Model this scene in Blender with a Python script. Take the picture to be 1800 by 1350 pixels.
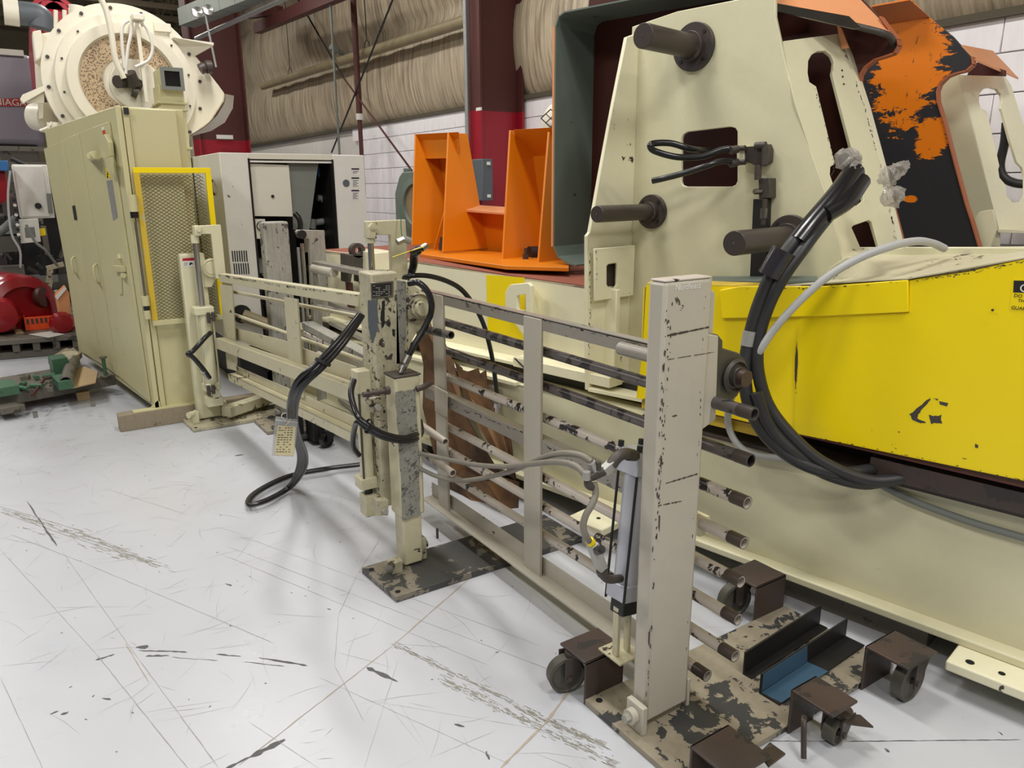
import bpy, bmesh, math, random
from mathutils import Vector, Matrix
from mathutils.geometry import tessellate_polygon
random.seed(7)
for o in list(bpy.data.objects): bpy.data.objects.remove(o)
SC = bpy.context.scene
COL = SC.collection
V = Vector
R = math.radians

# ---------------------------------------------------------------- camera
F, CX, CY, H = 1320.0, 900.0, 675.0, 1.60
PITCH, ROLL, YAW = R(14.7), R(0.33), R(33.3)
_fh = V((math.sin(YAW), math.cos(YAW), 0))
FWD = _fh * math.cos(PITCH) + V((0, 0, -math.sin(PITCH)))
_r0 = V((math.cos(YAW), -math.sin(YAW), 0))
_u0 = _r0.cross(FWD)
RT = _r0 * math.cos(ROLL) - _u0 * math.sin(ROLL)
UP = RT.cross(FWD)
EYE = V((0, 0, H))
cd = bpy.data.cameras.new('camera')
cam = bpy.data.objects.new('camera', cd); COL.objects.link(cam)
cam.matrix_world = Matrix(((RT.x, UP.x, -FWD.x, EYE.x), (RT.y, UP.y, -FWD.y, EYE.y), (RT.z, UP.z, -FWD.z, EYE.z), (0, 0, 0, 1)))
cd.sensor_width = 36; cd.lens = F / 1800 * 36; cd.clip_start = 0.05; cd.clip_end = 100
SC.camera = cam

# ---------------------------------------------------------------- light
SC.view_settings.view_transform = 'Standard'; SC.view_settings.look = 'None'
SC.view_settings.exposure = -0.14; SC.view_settings.gamma = 1.0; SC.view_settings.use_curve_mapping = False
wd = bpy.data.worlds.new('hall_air'); SC.world = wd; wd.use_nodes = True
wd.node_tree.nodes['Background'].inputs[0].default_value = (1.0, 0.98, 0.95, 1)
wd.node_tree.nodes['Background'].inputs[1].default_value = 0.13
LAMPS = [(x, y) for x in (-1.9, 1.7) for y in (-4.6, -0.8, 3.0, 6.8, 10.6, 15.0)]
for (lx, ly) in LAMPS:
    ld = bpy.data.lights.new('bay_light', 'AREA'); ld.shape = 'RECTANGLE'; ld.size = 0.45; ld.size_y = 1.3
    ld.energy = 106; ld.color = (1.0, 0.975, 0.93)
    lo = bpy.data.objects.new('bay_light', ld); COL.objects.link(lo); lo.location = (lx, ly, 5.22)

# ---------------------------------------------------------------- placing helpers: measured points -> metres
def ray(x, y): return FWD * F + RT * (x - CX) - UP * (y - CY)
def onA(x, y, ax, v):
    d = ray(x, y); return EYE + d * ((v - EYE[ax]) / d[ax])
def onX(x, y, v): return onA(x, y, 0, v)
def onY(x, y, v): return onA(x, y, 1, v)
def onZ(x, y, v): return onA(x, y, 2, v)
def onP(x, y, p0, n):
    d = ray(x, y); return EYE + d * ((p0 - EYE).dot(n) / d.dot(n))
AM = R(11.0); M0 = V((2.328, 2.084, 0))
MD = V((-math.sin(AM), math.cos(AM), 0)); MN = V((math.cos(AM), math.sin(AM), 0)); ZZ = V((0, 0, 1))
XX = V((1, 0, 0)); YY = V((0, 1, 0))
def mw(m, n, z): return M0 + MD * m + MN * n + ZZ * z
def onN(x, y, n): return onP(x, y, M0 + MN * n, MN)
def onM(x, y, m): return onP(x, y, M0 + MD * m, MD)
def mnz(p): q = p - M0; return (q.dot(MD), q.dot(MN), q.z)

# ---------------------------------------------------------------- materials
def srgb(c):
    return tuple((v / 255 / 12.92 if v / 255 <= 0.04045 else ((v / 255 + 0.055) / 1.055) ** 2.4) for v in c) + (1,)
MATS = {}
class NT:
    def __init__(s, name):
        s.m = bpy.data.materials.new(name); s.m.use_nodes = True; s.t = s.m.node_tree
        s.b = s.t.nodes['Principled BSDF']
        s.tc = s.n('ShaderNodeTexCoord')
    def n(s, ty, **k):
        q = s.t.nodes.new(ty)
        for a, v in k.items(): setattr(q, a, v)
        return q
    def l(s, a, b): s.t.links.new(a, b)
    def mapping(s, scale=(1, 1, 1), rot=(0, 0, 0)):
        q = s.n('ShaderNodeMapping'); q.inputs['Scale'].default_value = scale; q.inputs['Rotation'].default_value = rot
        s.l(s.tc.outputs['Object'], q.inputs['Vector']); return q.outputs['Vector']
    def noise(s, scale, detail=4, rough=.6, vec=None, dist=0):
        q = s.n('ShaderNodeTexNoise'); q.inputs['Scale'].default_value = scale; q.inputs['Detail'].default_value = detail
        q.inputs['Roughness'].default_value = rough; q.inputs['Distortion'].default_value = dist
        s.l(vec or s.tc.outputs['Object'], q.inputs['Vector']); return q.outputs['Fac']
    def step(s, f, a, b, lo=0, hi=1):
        q = s.n('ShaderNodeMapRange'); q.clamp = True
        for i, v in zip((1, 2, 3, 4), (a, b, lo, hi)): q.inputs[i].default_value = v
        s.l(f, q.inputs[0]); return q.outputs[0]
    def mix(s, f, a, b):
        q = s.n('ShaderNodeMix', data_type='RGBA')
        if isinstance(f, (int, float)): q.inputs[0].default_value = f
        else: s.l(f, q.inputs[0])
        for i, v in ((6, a), (7, b)):
            if isinstance(v, tuple): q.inputs[i].default_value = v
            else: s.l(v, q.inputs[i])
        return q.outputs[2]
    def math(s, op, a, b=0.0):
        q = s.n('ShaderNodeMath', operation=op)
        for i, v in ((0, a), (1, b)):
            if isinstance(v, (int, float)): q.inputs[i].default_value = v
            else: s.l(v, q.inputs[i])
        return q.outputs[0]
    def bump(s, f, strength=.2, dist=.002):
        q = s.n('ShaderNodeBump'); q.inputs['Strength'].default_value = strength; q.inputs['Distance'].default_value = dist
        s.l(f, q.inputs['Height']); s.l(q.outputs[0], s.b.inputs['Normal'])
    def out(s, col, rough=.5, metal=0.0):
        if isinstance(col, tuple): s.b.inputs['Base Color'].default_value = col
        else: s.l(col, s.b.inputs['Base Color'])
        if isinstance(rough, (int, float)): s.b.inputs['Roughness'].default_value = rough
        else: s.l(rough, s.b.inputs['Roughness'])
        s.b.inputs['Metallic'].default_value = metal
        return s.m

def paint(name, col, chip=(60, 52, 46), amt=.0, rough=.45, dirt=.18, dirtc=(120, 110, 85), scale=9, streak=0):
    """old machine enamel: slow tone drift, grime, and flaked-off chips where two noises agree"""
    s = NT(name); c = srgb(col)
    d = s.step(s.noise(2.3, 5, .65), .42, .78, 0, dirt)
    base = s.mix(d, c, srgb(dirtc))
    fine = s.step(s.noise(38, 3, .6), .35, .75, 0, dirt * .45)
    base = s.mix(fine, base, srgb(dirtc))
    if streak:
        st = s.step(s.noise(6, 4, .6, s.mapping((14, 14, .8))), .5, .75, 0, streak)
        base = s.mix(st, base, srgb(dirtc))
    if amt > 0:
        a = s.noise(scale, 6, .62, None, .4); b = s.noise(scale * .22, 2, .5)
        m = s.math('ADD', a, s.math('MULTIPLY', s.math('SUBTRACT', b, .5), .55))
        th = .78 - amt * .34
        msk = s.step(m, th, th + .012)
        base = s.mix(msk, base, srgb(chip))
        s.bump(s.math('SUBTRACT', 1.0, msk), .35, .0012)
    MATS[name] = s.out(base, rough); return MATS[name]

def plain(name, col, rough=.5, metal=0.0, var=.12, scale=12):
    s = NT(name); c = srgb(col); k = srgb(tuple(int(v * .55) for v in col))
    MATS[name] = s.out(s.mix(s.step(s.noise(scale, 4), .35, .8, 0, var), c, k), rough, metal); return MATS[name]

paint('cream', (238, 233, 202), amt=.16, rough=.36, dirt=.10, dirtc=(170, 160, 120), scale=14)
paint('cream_clean', (220, 215, 182), amt=.02, rough=.33, dirt=.12, dirtc=(165, 155, 115), scale=11)
paint('cream_fence', (204, 197, 166), (66, 60, 54), amt=.30, rough=.42, dirt=.25, dirtc=(140, 128, 98), scale=16)
paint('cream_rusty', (196, 189, 160), (62, 54, 48), amt=.52, rough=.5, dirt=.75, dirtc=(112, 104, 86), scale=34)
paint('greige', (188, 182, 167), (70, 62, 58), amt=.05, rough=.38, dirt=.15, dirtc=(150, 140, 120), scale=12)
paint('grey_rail', (150, 144, 134), (98, 92, 88), amt=.38, rough=.36, dirt=.35, dirtc=(112, 106, 98), scale=13)
paint('tube_worn', (204, 194, 182), (48, 44, 44), amt=.60, rough=.36, dirt=.2, dirtc=(140, 126, 116), scale=20)
paint('tube_dark', (88, 82, 80), (44, 41, 41), amt=.7, rough=.34, dirt=.2, dirtc=(150, 140, 130), scale=16)
paint('scraped', (150, 148, 138), (86, 86, 84), amt=.62, rough=.5, dirt=.8, dirtc=(96, 94, 88), scale=70)
paint('weathered', (168, 165, 154), (70, 68, 66), amt=.5, rough=.5, dirt=.6, dirtc=(108, 106, 98), scale=16, streak=.6)
paint('plate_worn', (156, 147, 128), (58, 58, 58), amt=.66, rough=.5, dirt=.55, dirtc=(110, 98, 82), scale=13)
paint('plate_dark', (140, 132, 116), (66, 66, 64), amt=.86, rough=.42, dirt=.6, dirtc=(80, 76, 70), scale=12)
paint('cabinet', (203, 196, 152), (90, 80, 60), amt=.03, rough=.42, dirt=.14, dirtc=(160, 150, 112))
paint('white_cab', (228, 226, 218), (110, 106, 98), amt=.05, rough=.45, dirt=.12, dirtc=(160, 155, 145))
paint('off_white', (222, 219, 204), amt=.03, rough=.45, dirt=.12, dirtc=(170, 164, 145))
paint('press_white', (232, 226, 208), (150, 140, 118), amt=.10, rough=.4, dirt=.16, dirtc=(190, 175, 140))
paint('yellow', (250, 222, 0), (58, 50, 30), amt=.06, rough=.36, dirt=.06, dirtc=(200, 170, 20), scale=12)
paint('yellow_worn', (214, 180, 52), (190, 180, 130), amt=.45, rough=.45, dirt=.2, dirtc=(170, 150, 70), scale=12)
paint('orange', (218, 124, 8), (150, 84, 22), amt=.05, rough=.42, dirt=.10, dirtc=(196, 92, 16))
paint('orange_dust', (222, 152, 104), (200, 120, 60), amt=.2, rough=.6, dirt=.2, dirtc=(190, 128, 84))
paint('orange_dark', (64, 24, 14), (60, 22, 10), amt=.1, rough=.5, dirt=.4, dirtc=(80, 26, 12))
paint('hood_grey', (106, 118, 110), (40, 42, 40), amt=.12, rough=.5, dirt=.2, dirtc=(78, 88, 82), scale=12)
paint('red_col', (160, 22, 42), (90, 20, 26), amt=.03, rough=.4, dirt=.15, dirtc=(120, 18, 30))
paint('maroon', (86, 42, 38), (52, 26, 24), amt=.1, rough=.6, dirt=.3, dirtc=(58, 36, 26))
paint('bare_steel', (62, 55, 51), (84, 74, 68), amt=.4, rough=.42, dirt=.5, dirtc=(70, 52, 44), scale=10)
paint('brick_top', (150, 84, 64), (90, 50, 40), amt=.3, rough=.7, dirt=.5, dirtc=(110, 60, 46))
paint('bearing_dark', (78, 76, 66), (50, 48, 44), amt=.2, rough=.5, dirt=.3, dirtc=(60, 56, 50))
paint('mesh_steel', (118, 110, 80), amt=.1, rough=.5)
paint('rust_steel', (62, 56, 54), (52, 47, 45), amt=.5, rough=.45, dirt=.6, dirtc=(88, 62, 50), scale=7)
paint('rim_brown', (176, 98, 56), (120, 60, 36), amt=.3, rough=.6, dirt=.4, dirtc=(140, 80, 54))
paint('table_iron', (96, 92, 84), (60, 58, 54), amt=.5, rough=.5, dirt=.4, dirtc=(120, 108, 90))
paint('wood_beam', (150, 138, 116), (110, 96, 78), amt=.5, rough=.7, dirt=.5, dirtc=(118, 104, 84), streak=.3)
paint('green', (58, 100, 74), (60, 80, 66), amt=.3, rough=.5, dirt=.3, dirtc=(84, 100, 78))
paint('blue', (60, 90, 114), (50, 60, 66), amt=.4, rough=.45, dirt=.3, dirtc=(60, 84, 100))
paint('lilac_press', (146, 140, 150), (120, 114, 124), amt=.05, rough=.45, dirt=.12, dirtc=(120, 114, 122))
paint('red_machine', (136, 20, 28), (110, 20, 24), amt=.2, rough=.22, dirt=.3, dirtc=(110, 20, 30))
plain('black', (30, 29, 29), .5)
plain('dark_void', (16, 14, 13), .9)
plain('rubber', (30, 29, 30), .24)
plain('hose_big', (44, 44, 45), .45, 0, .3, 25)
plain('tape', (48, 46, 50), .18, 0, .3, 60)
plain('hose_grey', (134, 128, 116), .5, 0, .25, 20)
plain('cable_grey', (176, 176, 174), .45)
plain('chrome', (196, 194, 190), .18, 1.0, .1)
plain('steel', (150, 146, 140), .3, 1.0, .3)
plain('zinc', (172, 170, 164), .4, .35, .3)
plain('alu', (186, 188, 196), .30, .25, .08, 6)
plain('galv', (168, 170, 168), .42, .5, .25)
plain('fitting_dark', (80, 74, 68), .5, .25, .45, 40)
plain('switch_grey', (92, 98, 104), .5)
plain('tray_grey', (122, 126, 120), .6)
plain('paper_tag', (226, 214, 168), .7)
plain('ink', (60, 58, 70), .8)
plain('ink_red', (176, 30, 44), .6)
plain('white_paint', (235, 232, 226), .55)
plain('sticker_white', (232, 230, 224), .5)
plain('caulk', (226, 222, 214), .6)
plain('niagara_red', (178, 46, 48), .5)
plain('plastic_blue', (48, 104, 164), .35)
plain('orange_red', (228, 78, 26), .3)
plain('ply', (176, 150, 112), .7)
plain('paper', (190, 186, 176), .7)
plain('roof_dark', (84, 78, 62), .8)
plain('roof_beam', (150, 140, 116), .8)
plain('concrete_mark', (92, 90, 90), .7, 0, .3, 60)
plain('scratch', (164, 162, 158), .7, 0, .3, 60)
plain('scuff', (150, 145, 130), .7, 0, .5, 40)
plain('joint_tan', (176, 164, 148), .7, 0, .3, 30)
plain('tan_pipe', (150, 136, 104), .5, 0, .4, 8)
plain('rope_white', (220, 212, 196), .7)

def m_floor():
    s = NT('floor_paint'); c = srgb((194, 196, 202))
    a = s.step(s.noise(1.1, 6, .6), .38, .75, 0, .22)
    base = s.mix(a, c, srgb((172, 174, 177)))
    w = s.step(s.noise(.35, 3, .5), .5, .8, 0, .35)
    base = s.mix(w, base, srgb((188, 182, 175)))
    # fine criss-cross scratches: strongly stretched noise in a few directions
    for ang, sc, th, k in ((22, 5, .70, .5), (-38, 7, .71, .45), (75, 6, .715, .4), (-70, 4, .72, .4)):
        v = s.mapping((1.2, 42, 1), (0, 0, R(ang)))
        f = s.noise(sc * .35, 4, .55, v, .15)
        g = s.step(s.noise(1.7, 2, .5), .40, .62)
        base = s.mix(s.math('MULTIPLY', s.step(f, th, th + .02, 0, k), g), base, srgb((128, 126, 124)))
    sp = s.noise(26, 3, .55); gate = s.step(s.noise(.9, 2, .5), .42, .6)
    base = s.mix(s.math('MULTIPLY', s.step(sp, .735, .745, 0, .85), gate), base, srgb((92, 90, 88)))
    ru = s.math('MULTIPLY', s.step(s.noise(5, 3), .6, .75, 0, .25), s.step(s.noise(.6, 2), .55, .7))
    base = s.mix(ru, base, srgb((168, 132, 96)))
    r = s.step(s.noise(3, 4), .3, .8, .26, .46)
    s.bump(s.noise(60, 3), .06, .001)
    MATS['floor_paint'] = s.out(base, r)
m_floor()
def m_insul():
    s = NT('insulation'); c = srgb((206, 190, 162))
    st = s.step(s.noise(3.0, 5, .65, s.mapping((1, 7, .5))), .38, .72)
    base = s.mix(st, c, srgb((112, 96, 76)))
    w = s.step(s.noise(.9, 4, .6), .45, .75, 0, .65)
    base = s.mix(w, base, srgb((196, 180, 156)))
    s.bump(s.noise(4.0, 4, .6, s.mapping((1, 10, .9))), .5, .02)
    MATS['insulation'] = s.out(base, .42)
m_insul()
def m_block():
    s = NT('block_white'); base = s.mix(s.step(s.noise(3, 5, .6, s.mapping((1, 3, .6))), .45, .8, 0, .4), srgb((250, 246, 248)), srgb((214, 205, 203)))
    s.bump(s.noise(70, 3), .2, .002); MATS['block_white'] = s.out(base, .55)
m_block()
def m_orange_sprayed():
    # dark primed steel with ragged brushed sweeps of orange over it
    s = NT('orange_sprayed')
    sep = s.n('ShaderNodeSeparateXYZ'); s.l(s.tc.outputs['Object'], sep.inputs[0])
    mm = s.math('SUBTRACT', s.math('MULTIPLY', sep.outputs['Y'], math.cos(AM)), s.math('MULTIPLY', sep.outputs['X'], math.sin(AM)))
    st = s.noise(7, 6, .75, s.mapping((1.2, 1.2, 3.2), (R(-38), 0, 0)), .5)
    org = mw(.6, .6, 1.2); msk = None
    for (px, py, sm, sz) in ((1596, 112, .15, .27), (1638, 238, .07, .09), (1580, 22, .22, .08), (1600, 350, .03, .02)):
        c = onN(px, py, 1.36) - org
        cm = c.dot(MD)
        u = s.math('DIVIDE', s.math('SUBTRACT', mm, cm), sm); v = s.math('DIVIDE', s.math('SUBTRACT', sep.outputs['Z'], c.z), sz)
        d = s.math('SQRT', s.math('ADD', s.math('MULTIPLY', u, u), s.math('MULTIPLY', v, v)))
        k = s.math('ADD', d, s.math('MULTIPLY', s.math('SUBTRACT', st, .5), 2.6))
        q = s.step(k, 1.0, 1.04, 1, 0)
        msk = q if msk is None else s.math('MAXIMUM', msk, q)
    base = s.mix(msk, srgb((44, 44, 46)), srgb((226, 122, 14)))
    fine = s.step(s.noise(16, 5, .75, s.mapping((2, 2, .7), (R(-38), 0, 0))), .60, .63, 0, .7)
    base = s.mix(fine, base, srgb((54, 46, 40)))
    MATS['orange_sprayed'] = s.out(base, .4)
m_orange_sprayed()
def m_perf():
    s = NT('perforated'); v = s.n('ShaderNodeTexVoronoi'); v.inputs['Scale'].default_value = 60; s.l(s.tc.outputs['Object'], v.inputs['Vector'])
    MATS['perforated'] = s.out(s.mix(s.step(v.outputs['Distance'], .30, .5), srgb((118, 92, 70)), srgb((196, 172, 138))), .5)
m_perf()
def m_card():
    s = NT('cardboard'); base = s.mix(s.step(s.noise(5, 5, .6), .4, .7), srgb((124, 88, 52)), srgb((50, 32, 22)))
    MATS['cardboard'] = s.out(base, .65)
m_card()
def m_clear(name, col, rough, alpha):
    s = NT(name); s.b.inputs['Alpha'].default_value = alpha; s.bump(s.noise(30, 3), .8, .004)
    MATS[name] = s.out(srgb(col), rough)
m_clear('poly_film', (186, 180, 172), .08, .42)
m_clear('bag_clear', (196, 198, 198), .15, .45)

# ---------------------------------------------------------------- mesh builder
class M:
    def __init__(s): s.v = []; s.f = []; s.sm = []
    def add(s, vs, fs, smooth=False):
        b = len(s.v); s.v += [V(p) for p in vs]
        for f in fs: s.f.append([i + b for i in f]); s.sm.append(smooth)
        return s
    def box(s, a, b):
        x0, y0, z0 = a; x1, y1, z1 = b
        return s.hexa([(x0, y0, z0), (x1, y0, z0), (x1, y1, z0), (x0, y1, z0)], [(x0, y0, z1), (x1, y0, z1), (x1, y1, z1), (x0, y1, z1)])
    def hexa(s, lo, hi):
        return s.add(list(lo) + list(hi), [(3, 2, 1, 0), (4, 5, 6, 7), (0, 1, 5, 4), (1, 2, 6, 5), (2, 3, 7, 6), (3, 0, 4, 7)])
    def obox(s, c, a, b, c2):
        """oriented box: corner c, edge vectors a, b, c2"""
        c, a, b, c2 = V(c), V(a), V(b), V(c2)
        lo = [c, c + a, c + a + b, c + b]
        return s.hexa(lo, [p + c2 for p in lo])
    def bar(s, p, q, w, h, up=ZZ):
        """square bar from p to q; w sideways, h along up"""
        p, q = V(p), V(q); d = (q - p).normalized(); sd = d.cross(V(up)).normalized(); u = sd.cross(d)
        c = p - sd * w / 2 - u * h / 2
        return s.obox(c, q - p, sd * w, u * h)
    def prism(s, pts, vec, holes=()):
        pts = [V(p) for p in pts]; hs = [[V(p) for p in h] for h in holes]; vec = V(vec)
        loops = [pts] + hs; flat = [p for l in loops for p in l]; n = len(flat)
        tri = tessellate_polygon(loops)
        fs = [tuple(t) for t in tri] + [tuple(i + n for i in reversed(t)) for t in tri]
        b = 0
        for l in loops:
            k = len(l)
            for i in range(k): j = (i + 1) % k; fs.append((b + i, b + j, b + j + n, b + i + n))
            b += k
        return s.add(flat + [p + vec for p in flat], fs)
    def cyl(s, p, q, r, r2=None, seg=20, caps=True):
        p, q = V(p), V(q); r2 = r if r2 is None else r2
        d = (q - p).normalized(); a = d.orthogonal().normalized(); b = d.cross(a)
        A = [p + (a * math.cos(t) + b * math.sin(t)) * r for t in [2 * math.pi * i / seg for i in range(seg)]]
        B = [q + (a * math.cos(t) + b * math.sin(t)) * r2 for t in [2 * math.pi * i / seg for i in range(seg)]]
        base = len(s.v); s.v += A + B
        for i in range(seg):
            j = (i + 1) % seg; s.f.append([base + i, base + j, base + seg + j, base + seg + i]); s.sm.append(True)
        if caps:
            s.f.append([base + i for i in reversed(range(seg))]); s.sm.append(False)
            s.f.append([base + seg + i for i in range(seg)]); s.sm.append(False)
        return s
    def lathe(s, c, ax, prof, seg=32):
        """profile [(r, t)] around axis ax through c"""
        c = V(c); d = V(ax).normalized(); a = d.orthogonal().normalized(); b = d.cross(a); base = len(s.v); k = len(prof)
        for (r, t) in prof:
            for i in range(seg):
                g = 2 * math.pi * i / seg; s.v.append(c + d * t + (a * math.cos(g) + b * math.sin(g)) * r)
        for u in range(k - 1):
            for i in range(seg):
                j = (i + 1) % seg
                s.f.append([base + u * seg + i, base + u * seg + j, base + (u + 1) * seg + j, base + (u + 1) * seg + i])
                s.sm.append(True)
        return s
    def pipe(s, p, q, r, wall=.004, seg=16):
        """open-ended hollow tube"""
        p, q = V(p), V(q); L = (q - p).length
        return s.lathe(p, q - p, [(r - wall, .0), (r, 0), (r, L), (r - wall, L), (r - wall, L - .06), (.0005, L - .06)], seg)
    def tube(s, pts, r, seg=10, sub=5, caps=True):
        P = smooth(pts, sub); n = len(P); base = len(s.v)
        t0 = (P[1] - P[0]).normalized(); a = t0.orthogonal().normalized()
        for i, p in enumerate(P):
            t = (P[min(i + 1, n - 1)] - P[max(i - 1, 0)]).normalized()
            a = (a - t * a.dot(t)).normalized(); b = t.cross(a)
            rr = r(i / (n - 1)) if callable(r) else r
            for k in range(seg):
                g = 2 * math.pi * k / seg; s.v.append(p + (a * math.cos(g) + b * math.sin(g)) * rr)
        for i in range(n - 1):
            for k in range(seg):
                j = (k + 1) % seg
                s.f.append([base + i * seg + k, base + i * seg + j, base + (i + 1) * seg + j, base + (i + 1) * seg + k]); s.sm.append(True)
        if caps:
            s.f.append([base + k for k in reversed(range(seg))]); s.sm.append(False)
            s.f.append([base + (n - 1) * seg + k for k in range(seg)]); s.sm.append(False)
        return s
    def build(s, name, mat, parent=None, bev=0.0, label=None, cat=None, group=None, kind=None, origin=None):
        me = bpy.data.meshes.new(name)
        if parent is not None: o0 = V(parent['org'])
        elif origin is not None: o0 = V(origin)
        else:
            n = len(s.v); o0 = sum(s.v, V((0, 0, 0))) / n; o0.z = min(v.z for v in s.v)
        me.from_pydata([v - o0 for v in s.v], [], s.f)
        bm = bmesh.new(); bm.from_mesh(me); bmesh.ops.recalc_face_normals(bm, faces=bm.faces); bm.to_mesh(me); bm.free()
        me.polygons.foreach_set('use_smooth', s.sm)
        me.set_sharp_from_angle(angle=R(38))
        me.materials.append(MATS[mat])
        o = bpy.data.objects.new(name, me); COL.objects.link(o)
        o['org'] = tuple(o0)
        if parent is not None: o.parent = parent
        else: o.location = o0
        if bev:
            md = o.modifiers.new('bevel', 'BEVEL'); md.width = bev; md.segments = 2; md.limit_method = 'ANGLE'; md.angle_limit = R(40)
        if label: o['label'] = label
        if cat: o['category'] = cat
        if group: o['group'] = group
        if kind: o['kind'] = kind
        return o
def smooth(pts, sub=5):
    P = [V(p) for p in pts]
    if len(P) < 3 or sub < 2: return P
    out = []; Q = [P[0] * 2 - P[1]] + P + [P[-1] * 2 - P[-2]]
    for i in range(1, len(Q) - 2):
        a, b, c, d = Q[i - 1], Q[i], Q[i + 1], Q[i + 2]
        for k in range(sub):
            t = k / sub; t2 = t * t; t3 = t2 * t
            out.append(.5 * ((2 * b) + (c - a) * t + (2 * a - 5 * b + 4 * c - d) * t2 + (3 * b - a - 3 * c + d) * t3))
    out.append(P[-1]); return out
def thing(name, label, cat, loc, group=None):
    o = bpy.data.objects.new(name, None); COL.objects.link(o); o.location = V(loc); o.empty_display_size = .1
    o['org'] = tuple(V(loc)); o['label'] = label; o['category'] = cat
    if group: o['group'] = group
    return o
def struct(m, name, mat, **k): return m.build(name, mat, kind='structure', **k)
def arc(c, a, b, r, t0, t1, n):
    c, a, b = V(c), V(a), V(b)
    return [c + a * math.cos(R(t0 + (t1 - t0) * i / n)) * r + b * math.sin(R(t0 + (t1 - t0) * i / n)) * r for i in range(n + 1)]
def circle_px(f, cx, cy, rx, ry, n, *a):
    return [f(cx + rx * math.cos(2 * math.pi * i / n), cy + ry * math.sin(2 * math.pi * i / n), *a) for i in range(n)]
def text(s, size, org, xd, yd, mat, parent, name='lettering', extrude=.0006, shear=0):
    cu = bpy.data.curves.new('t', 'FONT'); cu.body = s; cu.size = size; cu.extrude = extrude; cu.shear = shear
    to = bpy.data.objects.new('t', cu); COL.objects.link(to)
    dg = bpy.context.evaluated_depsgraph_get(); me = bpy.data.meshes.new_from_object(to.evaluated_get(dg))
    bpy.data.objects.remove(to)
    xd, yd = V(xd).normalized(), V(yd).normalized(); zd = xd.cross(yd).normalized(); o0 = V(org) - V(parent['org'])
    me.transform(Matrix(((xd.x, yd.x, zd.x, o0.x), (xd.y, yd.y, zd.y, o0.y), (xd.z, yd.z, zd.z, o0.z), (0, 0, 0, 1))))
    me.materials.clear(); me.materials.append(MATS[mat])
    o = bpy.data.objects.new(name, me); COL.objects.link(o); o.parent = parent; o['org'] = parent['org']
    return o
def poly(f, pts, *a): return [f(x, y, *a) for x, y in pts]

def chips(par, f, pts, cnt, size, arg, vec, mat='fitting_dark', seed=1):
    """small flaked spots scattered along a painted edge; all of them one part"""
    rn = random.Random(seed); m = M(); segs = []
    L = [math.hypot(pts[i + 1][0] - pts[i][0], pts[i + 1][1] - pts[i][1]) for i in range(len(pts) - 1)]; T = sum(L)
    for _ in range(cnt):
        t = rn.random() * T; i = 0
        while t > L[i] and i < len(L) - 1: t -= L[i]; i += 1
        k = t / L[i]; dx, dy = (pts[i + 1][0] - pts[i][0]) / L[i], (pts[i + 1][1] - pts[i][1]) / L[i]
        x = pts[i][0] + dx * t + rn.gauss(0, size * .35); y = pts[i][1] + dy * t + rn.gauss(0, size * .35)
        a = size * rn.uniform(.3, 1.6); b = size * rn.uniform(.12, .45); n = 6; P = []
        for j in range(n):
            g = 2 * math.pi * j / n; ca, sb = math.cos(g) * a * rn.uniform(.6, 1.1), math.sin(g) * b * rn.uniform(.5, 1.2)
            P.append((x + dx * ca - dy * sb, y + dy * ca + dx * sb))
        m.prism([f(px, py, arg) if arg is not None else f(px, py) for px, py in P], vec)
    return m.build('paint_chips', mat, par, kind='stuff')
# ================================================================ the hall
fl = struct(M().box((-9, -6, -.12), (5.2, 27, 0)), 'floor', 'floor_paint', origin=(0, 0, 0))
WX = 4.6; ZB = 2.49
wall = struct(M().box((WX + .06, -3, 0), (WX + .3, 27, 5.7)), 'wall_right', 'caulk', origin=(WX, 0, 0))
# block courses, each block a piece of the wall
me0 = None; hb = ZB / 12
for c in range(3, 12):
    for k in range(-1, 30):
        y0 = k * .4 + (.2 if c % 2 else 0) + .4
        if y0 > 11.2 or y0 < .2: continue
        if me0 is None:
            b = M().box((0, 0, 0), (.06, .394, hb - .006)).build('concrete_block', 'block_white', None, .003, origin=(0, 0, 0))
            b['org'] = wall['org']; me0 = b.data
        else:
            b = bpy.data.objects.new('concrete_block', me0); COL.objects.link(b)
            md = b.modifiers.new('bevel', 'BEVEL'); md.width = .003; md.segments = 1
        b.parent = wall; b.location = (random.uniform(-.002, .001), y0, c * hb + .003)
lowb = M()
for c in range(0, 3):
    for k in range(0, 28):
        y0 = k * .4 + (.2 if c % 2 else 0) + .4
        x_ = WX; lowb.box((x_, y0, c * hb + .003), (x_ + .06, y0 + .394, (c + 1) * hb - .003))
lb = lowb.build('lower_blocks', 'block_white', wall); lb['kind'] = 'stuff'
# quilted insulation above the blocks
ins = M(); ny, nz = 170, 40; y0, y1, z1 = -2.0, 26.0, 5.68
for i in range(ny + 1):
    y = y0 + (y1 - y0) * i / ny
    for j in range(nz + 1):
        z = ZB + (z1 - ZB) * j / nz
        ph = (z - ZB) / 1.08
        bul = abs(math.sin(math.pi * ph)) ** .6 * .15
        seam = min(abs(((y + .6) % 1.83) - .9), 1) ; bul *= .8 + .2 * min(1, abs(((y + .6) % 1.83)) * 4) 
        ins.v.append(V((WX + .04 - bul - .012 * math.sin(y * 9 + z * 2.3) * math.sin(z * 3.1), y, z)))
for i in range(ny):
    for j in range(nz):
        a = i * (nz + 1) + j; ins.f.append([a, a + nz + 1, a + nz + 2, a + 1]); ins.sm.append(True)
iw = ins.build('insulation_blanket', 'insulation', wall); iw['kind'] = 'structure'
struct(M().box((WX - .03, -3, ZB - .03), (WX + .05, 27, ZB + .012)), 'trim_1', 'roof_dark', label=None)
struct(M().box((-9, 22, 0), (WX + .3, 22.3, 5.7)), 'wall_back', 'roof_beam')
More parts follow.
